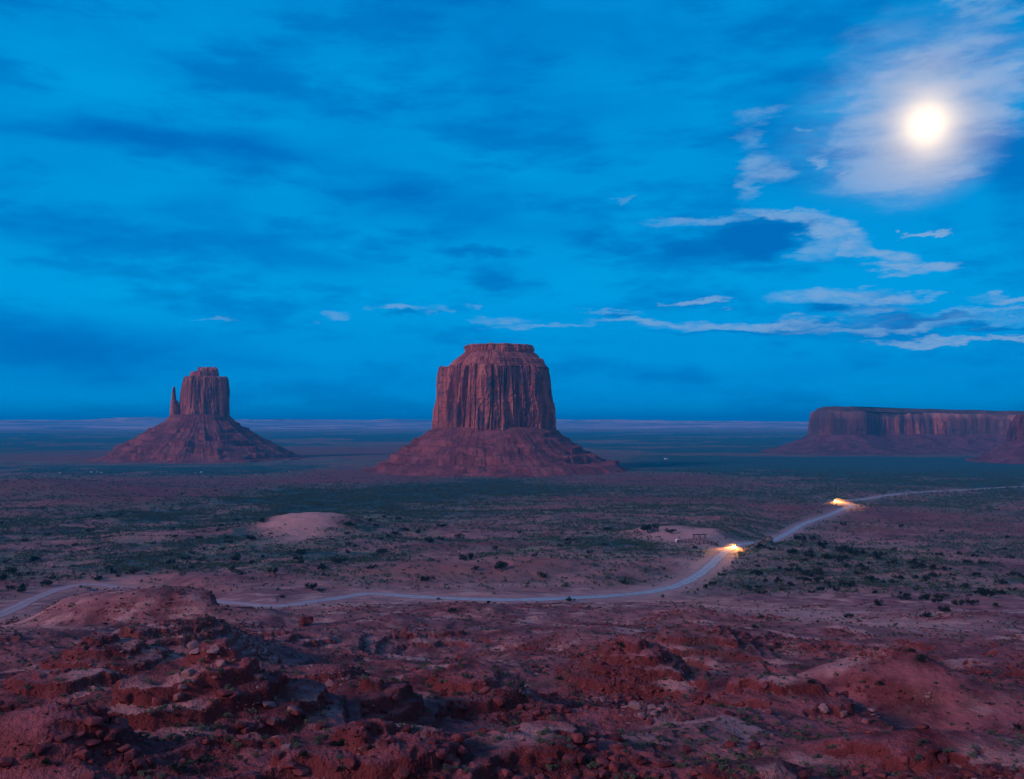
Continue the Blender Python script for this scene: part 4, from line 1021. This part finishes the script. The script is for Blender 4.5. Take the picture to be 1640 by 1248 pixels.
# ------------------------------------------------------------------ vehicles with their lamps lit
def suv(pos, heading, label, power, length=1.0):
    r0 = tag(empty('car', pos, heading), label, 'car')       # +X is forward
    prof = [(-2.3, .45), (-2.35, 1.05), (-2.2, 1.15), (-2.0, 1.72), (.35, 1.76), (.95, 1.22), (2.15, 1.08), (2.35, .85), (2.35, .45)]
    bm = bmesh.new()
    for sgn in (-1, 1):
        pass
    L_ = [bm.verts.new((x, -.92 if z < 1.2 else -.74, z)) for x, z in prof]; R_ = [bm.verts.new((x, .92 if z < 1.2 else .74, z)) for x, z in prof]
    n = len(prof)
    for i in range(n): j = (i+1) % n; bm.faces.new([L_[i], L_[j], R_[j], R_[i]])
    bm.faces.new(L_[::-1]); bm.faces.new(R_); bmesh.ops.recalc_face_normals(bm, faces=bm.faces[:]); bmesh.ops.triangulate(bm, faces=bm.faces[:])
    bmo('body', bm, M_car, r0)
    bm = bmesh.new(); vs = [bm.verts.new(p_) for p_ in ((.42, -.66, 1.70), (.42, .66, 1.70), (.97, .78, 1.26), (.97, -.78, 1.26))]; bm.faces.new(vs)
    for v_ in vs: v_.co.x += .03; v_.co.z += .03
    bmo('windscreen', bm, M_glass, r0)
    for sgn in (-1, 1):
        bm = bmesh.new(); vs = [bm.verts.new(p_) for p_ in ((-1.9, sgn*.79, 1.66), (.3, sgn*.79, 1.68), (.82, sgn*.90, 1.25), (-2.05, sgn*.90, 1.25))]; bm.faces.new(vs)
        for v_ in vs: v_.co.y += sgn*.03
        bmo('side_window', bm, M_glass, r0)
        for x in (-1.45, 1.45):
            bm = bmesh.new(); bar(bm, (x, sgn*.68, .38), (x, sgn*.96, .38), .38, 18); w_ = bmo('wheel', bm, M_tyre, r0)
            bm = bmesh.new(); bar(bm, (x, sgn*.90, .38), (x, sgn*.975, .38), .2, 12); bmo('rim', bm, M_grey, w_)
        bm = bmesh.new(); bar(bm, (2.33, sgn*.66, .78), (2.41, sgn*.66, .78), .14, 14); bmo('headlight', bm, M_head, r0)
        bm = bmesh.new(); boxv(bm, -2.40, -2.34, sgn*.72-.1, sgn*.72+.1, .85, 1.08); bmo('tail_light', bm, M_tail, r0)
        ld = bpy.data.lights.new('headlamp_beam', 'SPOT'); ld.energy = power; ld.color = (1, .36, .06); ld.spot_size = R(70); ld.spot_blend = 1.0; ld.shadow_soft_size = .15
        lo = bpy.data.objects.new('headlamp_beam', ld); COL.objects.link(lo); lo.parent = r0; lo.location = (2.5, sgn*.66, .85)
        lo.rotation_euler = Vector((1, sgn*.06, -.035)).to_track_quat('-Z', 'Y').to_euler()
    return r0
def road_pt(px, lo=0.0, hi=1.0):
    ppx = CX+F*rp[:, 0]/rp[:, 1]; rng_ = np.arange(int(lo*ROADN), int(hi*ROADN)); i = rng_[np.argmin(np.abs(ppx[rng_]-px))]; return i
iB = int(np.argmin(np.linalg.norm(rp-np.array(tuple(rB[-2])), axis=1)))
def car_at(i, rev, label, power):
    j = i-22 if rev else i+22
    t = rp[j, :2]-rp[i, :2]
    return suv((rp[i, 0], rp[i, 1], rp[i, 2]+.0), math.atan2(t[1], t[0]), label, power)
car1 = car_at(min(iB+2, ROADN-2), True, 'dark car with blazing headlights coming down the first bend by the corral', 260000)
iC = int(np.argmin(np.linalg.norm(rp-np.array(tuple(rC[7])), axis=1)))
car2 = car_at(iC, True, 'dark car with blazing headlights on the far bend out on the plain', 650000)

# added volumes that stretch the headlight glow along the road
dm = bpy.data.materials.new('beam_glow_dust'); dm.use_nodes = True; t = dm.node_tree; t.nodes.clear()
pv = t.nodes.new('ShaderNodeVolumePrincipled'); pv.inputs['Color'].default_value = (.8, .7, .62, 1); pv.inputs['Anisotropy'].default_value = .2
pv.inputs['Density'].default_value = .0014
o_ = t.nodes.new('ShaderNodeOutputMaterial'); t.links.new(pv.outputs[0], o_.inputs['Volume'])
for car, sx, sy, sz in ((car1, 44, 6, 4), (car2, 60, 7, 5)):
    bm = bmesh.new(); bmesh.ops.create_icosphere(bm, subdivisions=3, radius=1)
    for v_ in bm.verts:
        v_.co *= 1+.10*float(fbm3(*(np.array([q*2.0]) for q in v_.co), 2, 3)[0])
    me = bpy.data.meshes.new('dust'); bm.to_mesh(me); bm.free(); me.materials.append(dm)
    o = link('dust', me, loc=car.location+Vector((math.cos(car.rotation_euler.z)*sx*.72, math.sin(car.rotation_euler.z)*sx*.72, 0.5))); o.rotation_euler = car.rotation_euler; o.scale = (sx, sy, sz)
    tag(o, 'thin added volume spreading the amber headlight glow '+('by the corral' if car is car1 else 'far out on the plain'), 'dust', kind='stuff')

# ------------------------------------------------------------------ haze over the whole valley
hzm = bpy.data.materials.new('valley_air'); hzm.use_nodes = True; t = hzm.node_tree; t.nodes.clear()
pv = t.nodes.new('ShaderNodeVolumePrincipled'); pv.inputs['Color'].default_value = (.0, .56, 1.0, 1); pv.inputs['Density'].default_value = 0.00007; pv.inputs['Anisotropy'].default_value = 0.0
o_ = t.nodes.new('ShaderNodeOutputMaterial'); t.links.new(pv.outputs[0], o_.inputs['Volume'])
bm = bmesh.new(); boxv(bm, -48000, 48000, -44000, 48000, -150, 215)
hz_o = bmo('haze', bm, hzm); tag(hz_o, 'thin blue evening air over the valley', 'haze', kind='stuff')
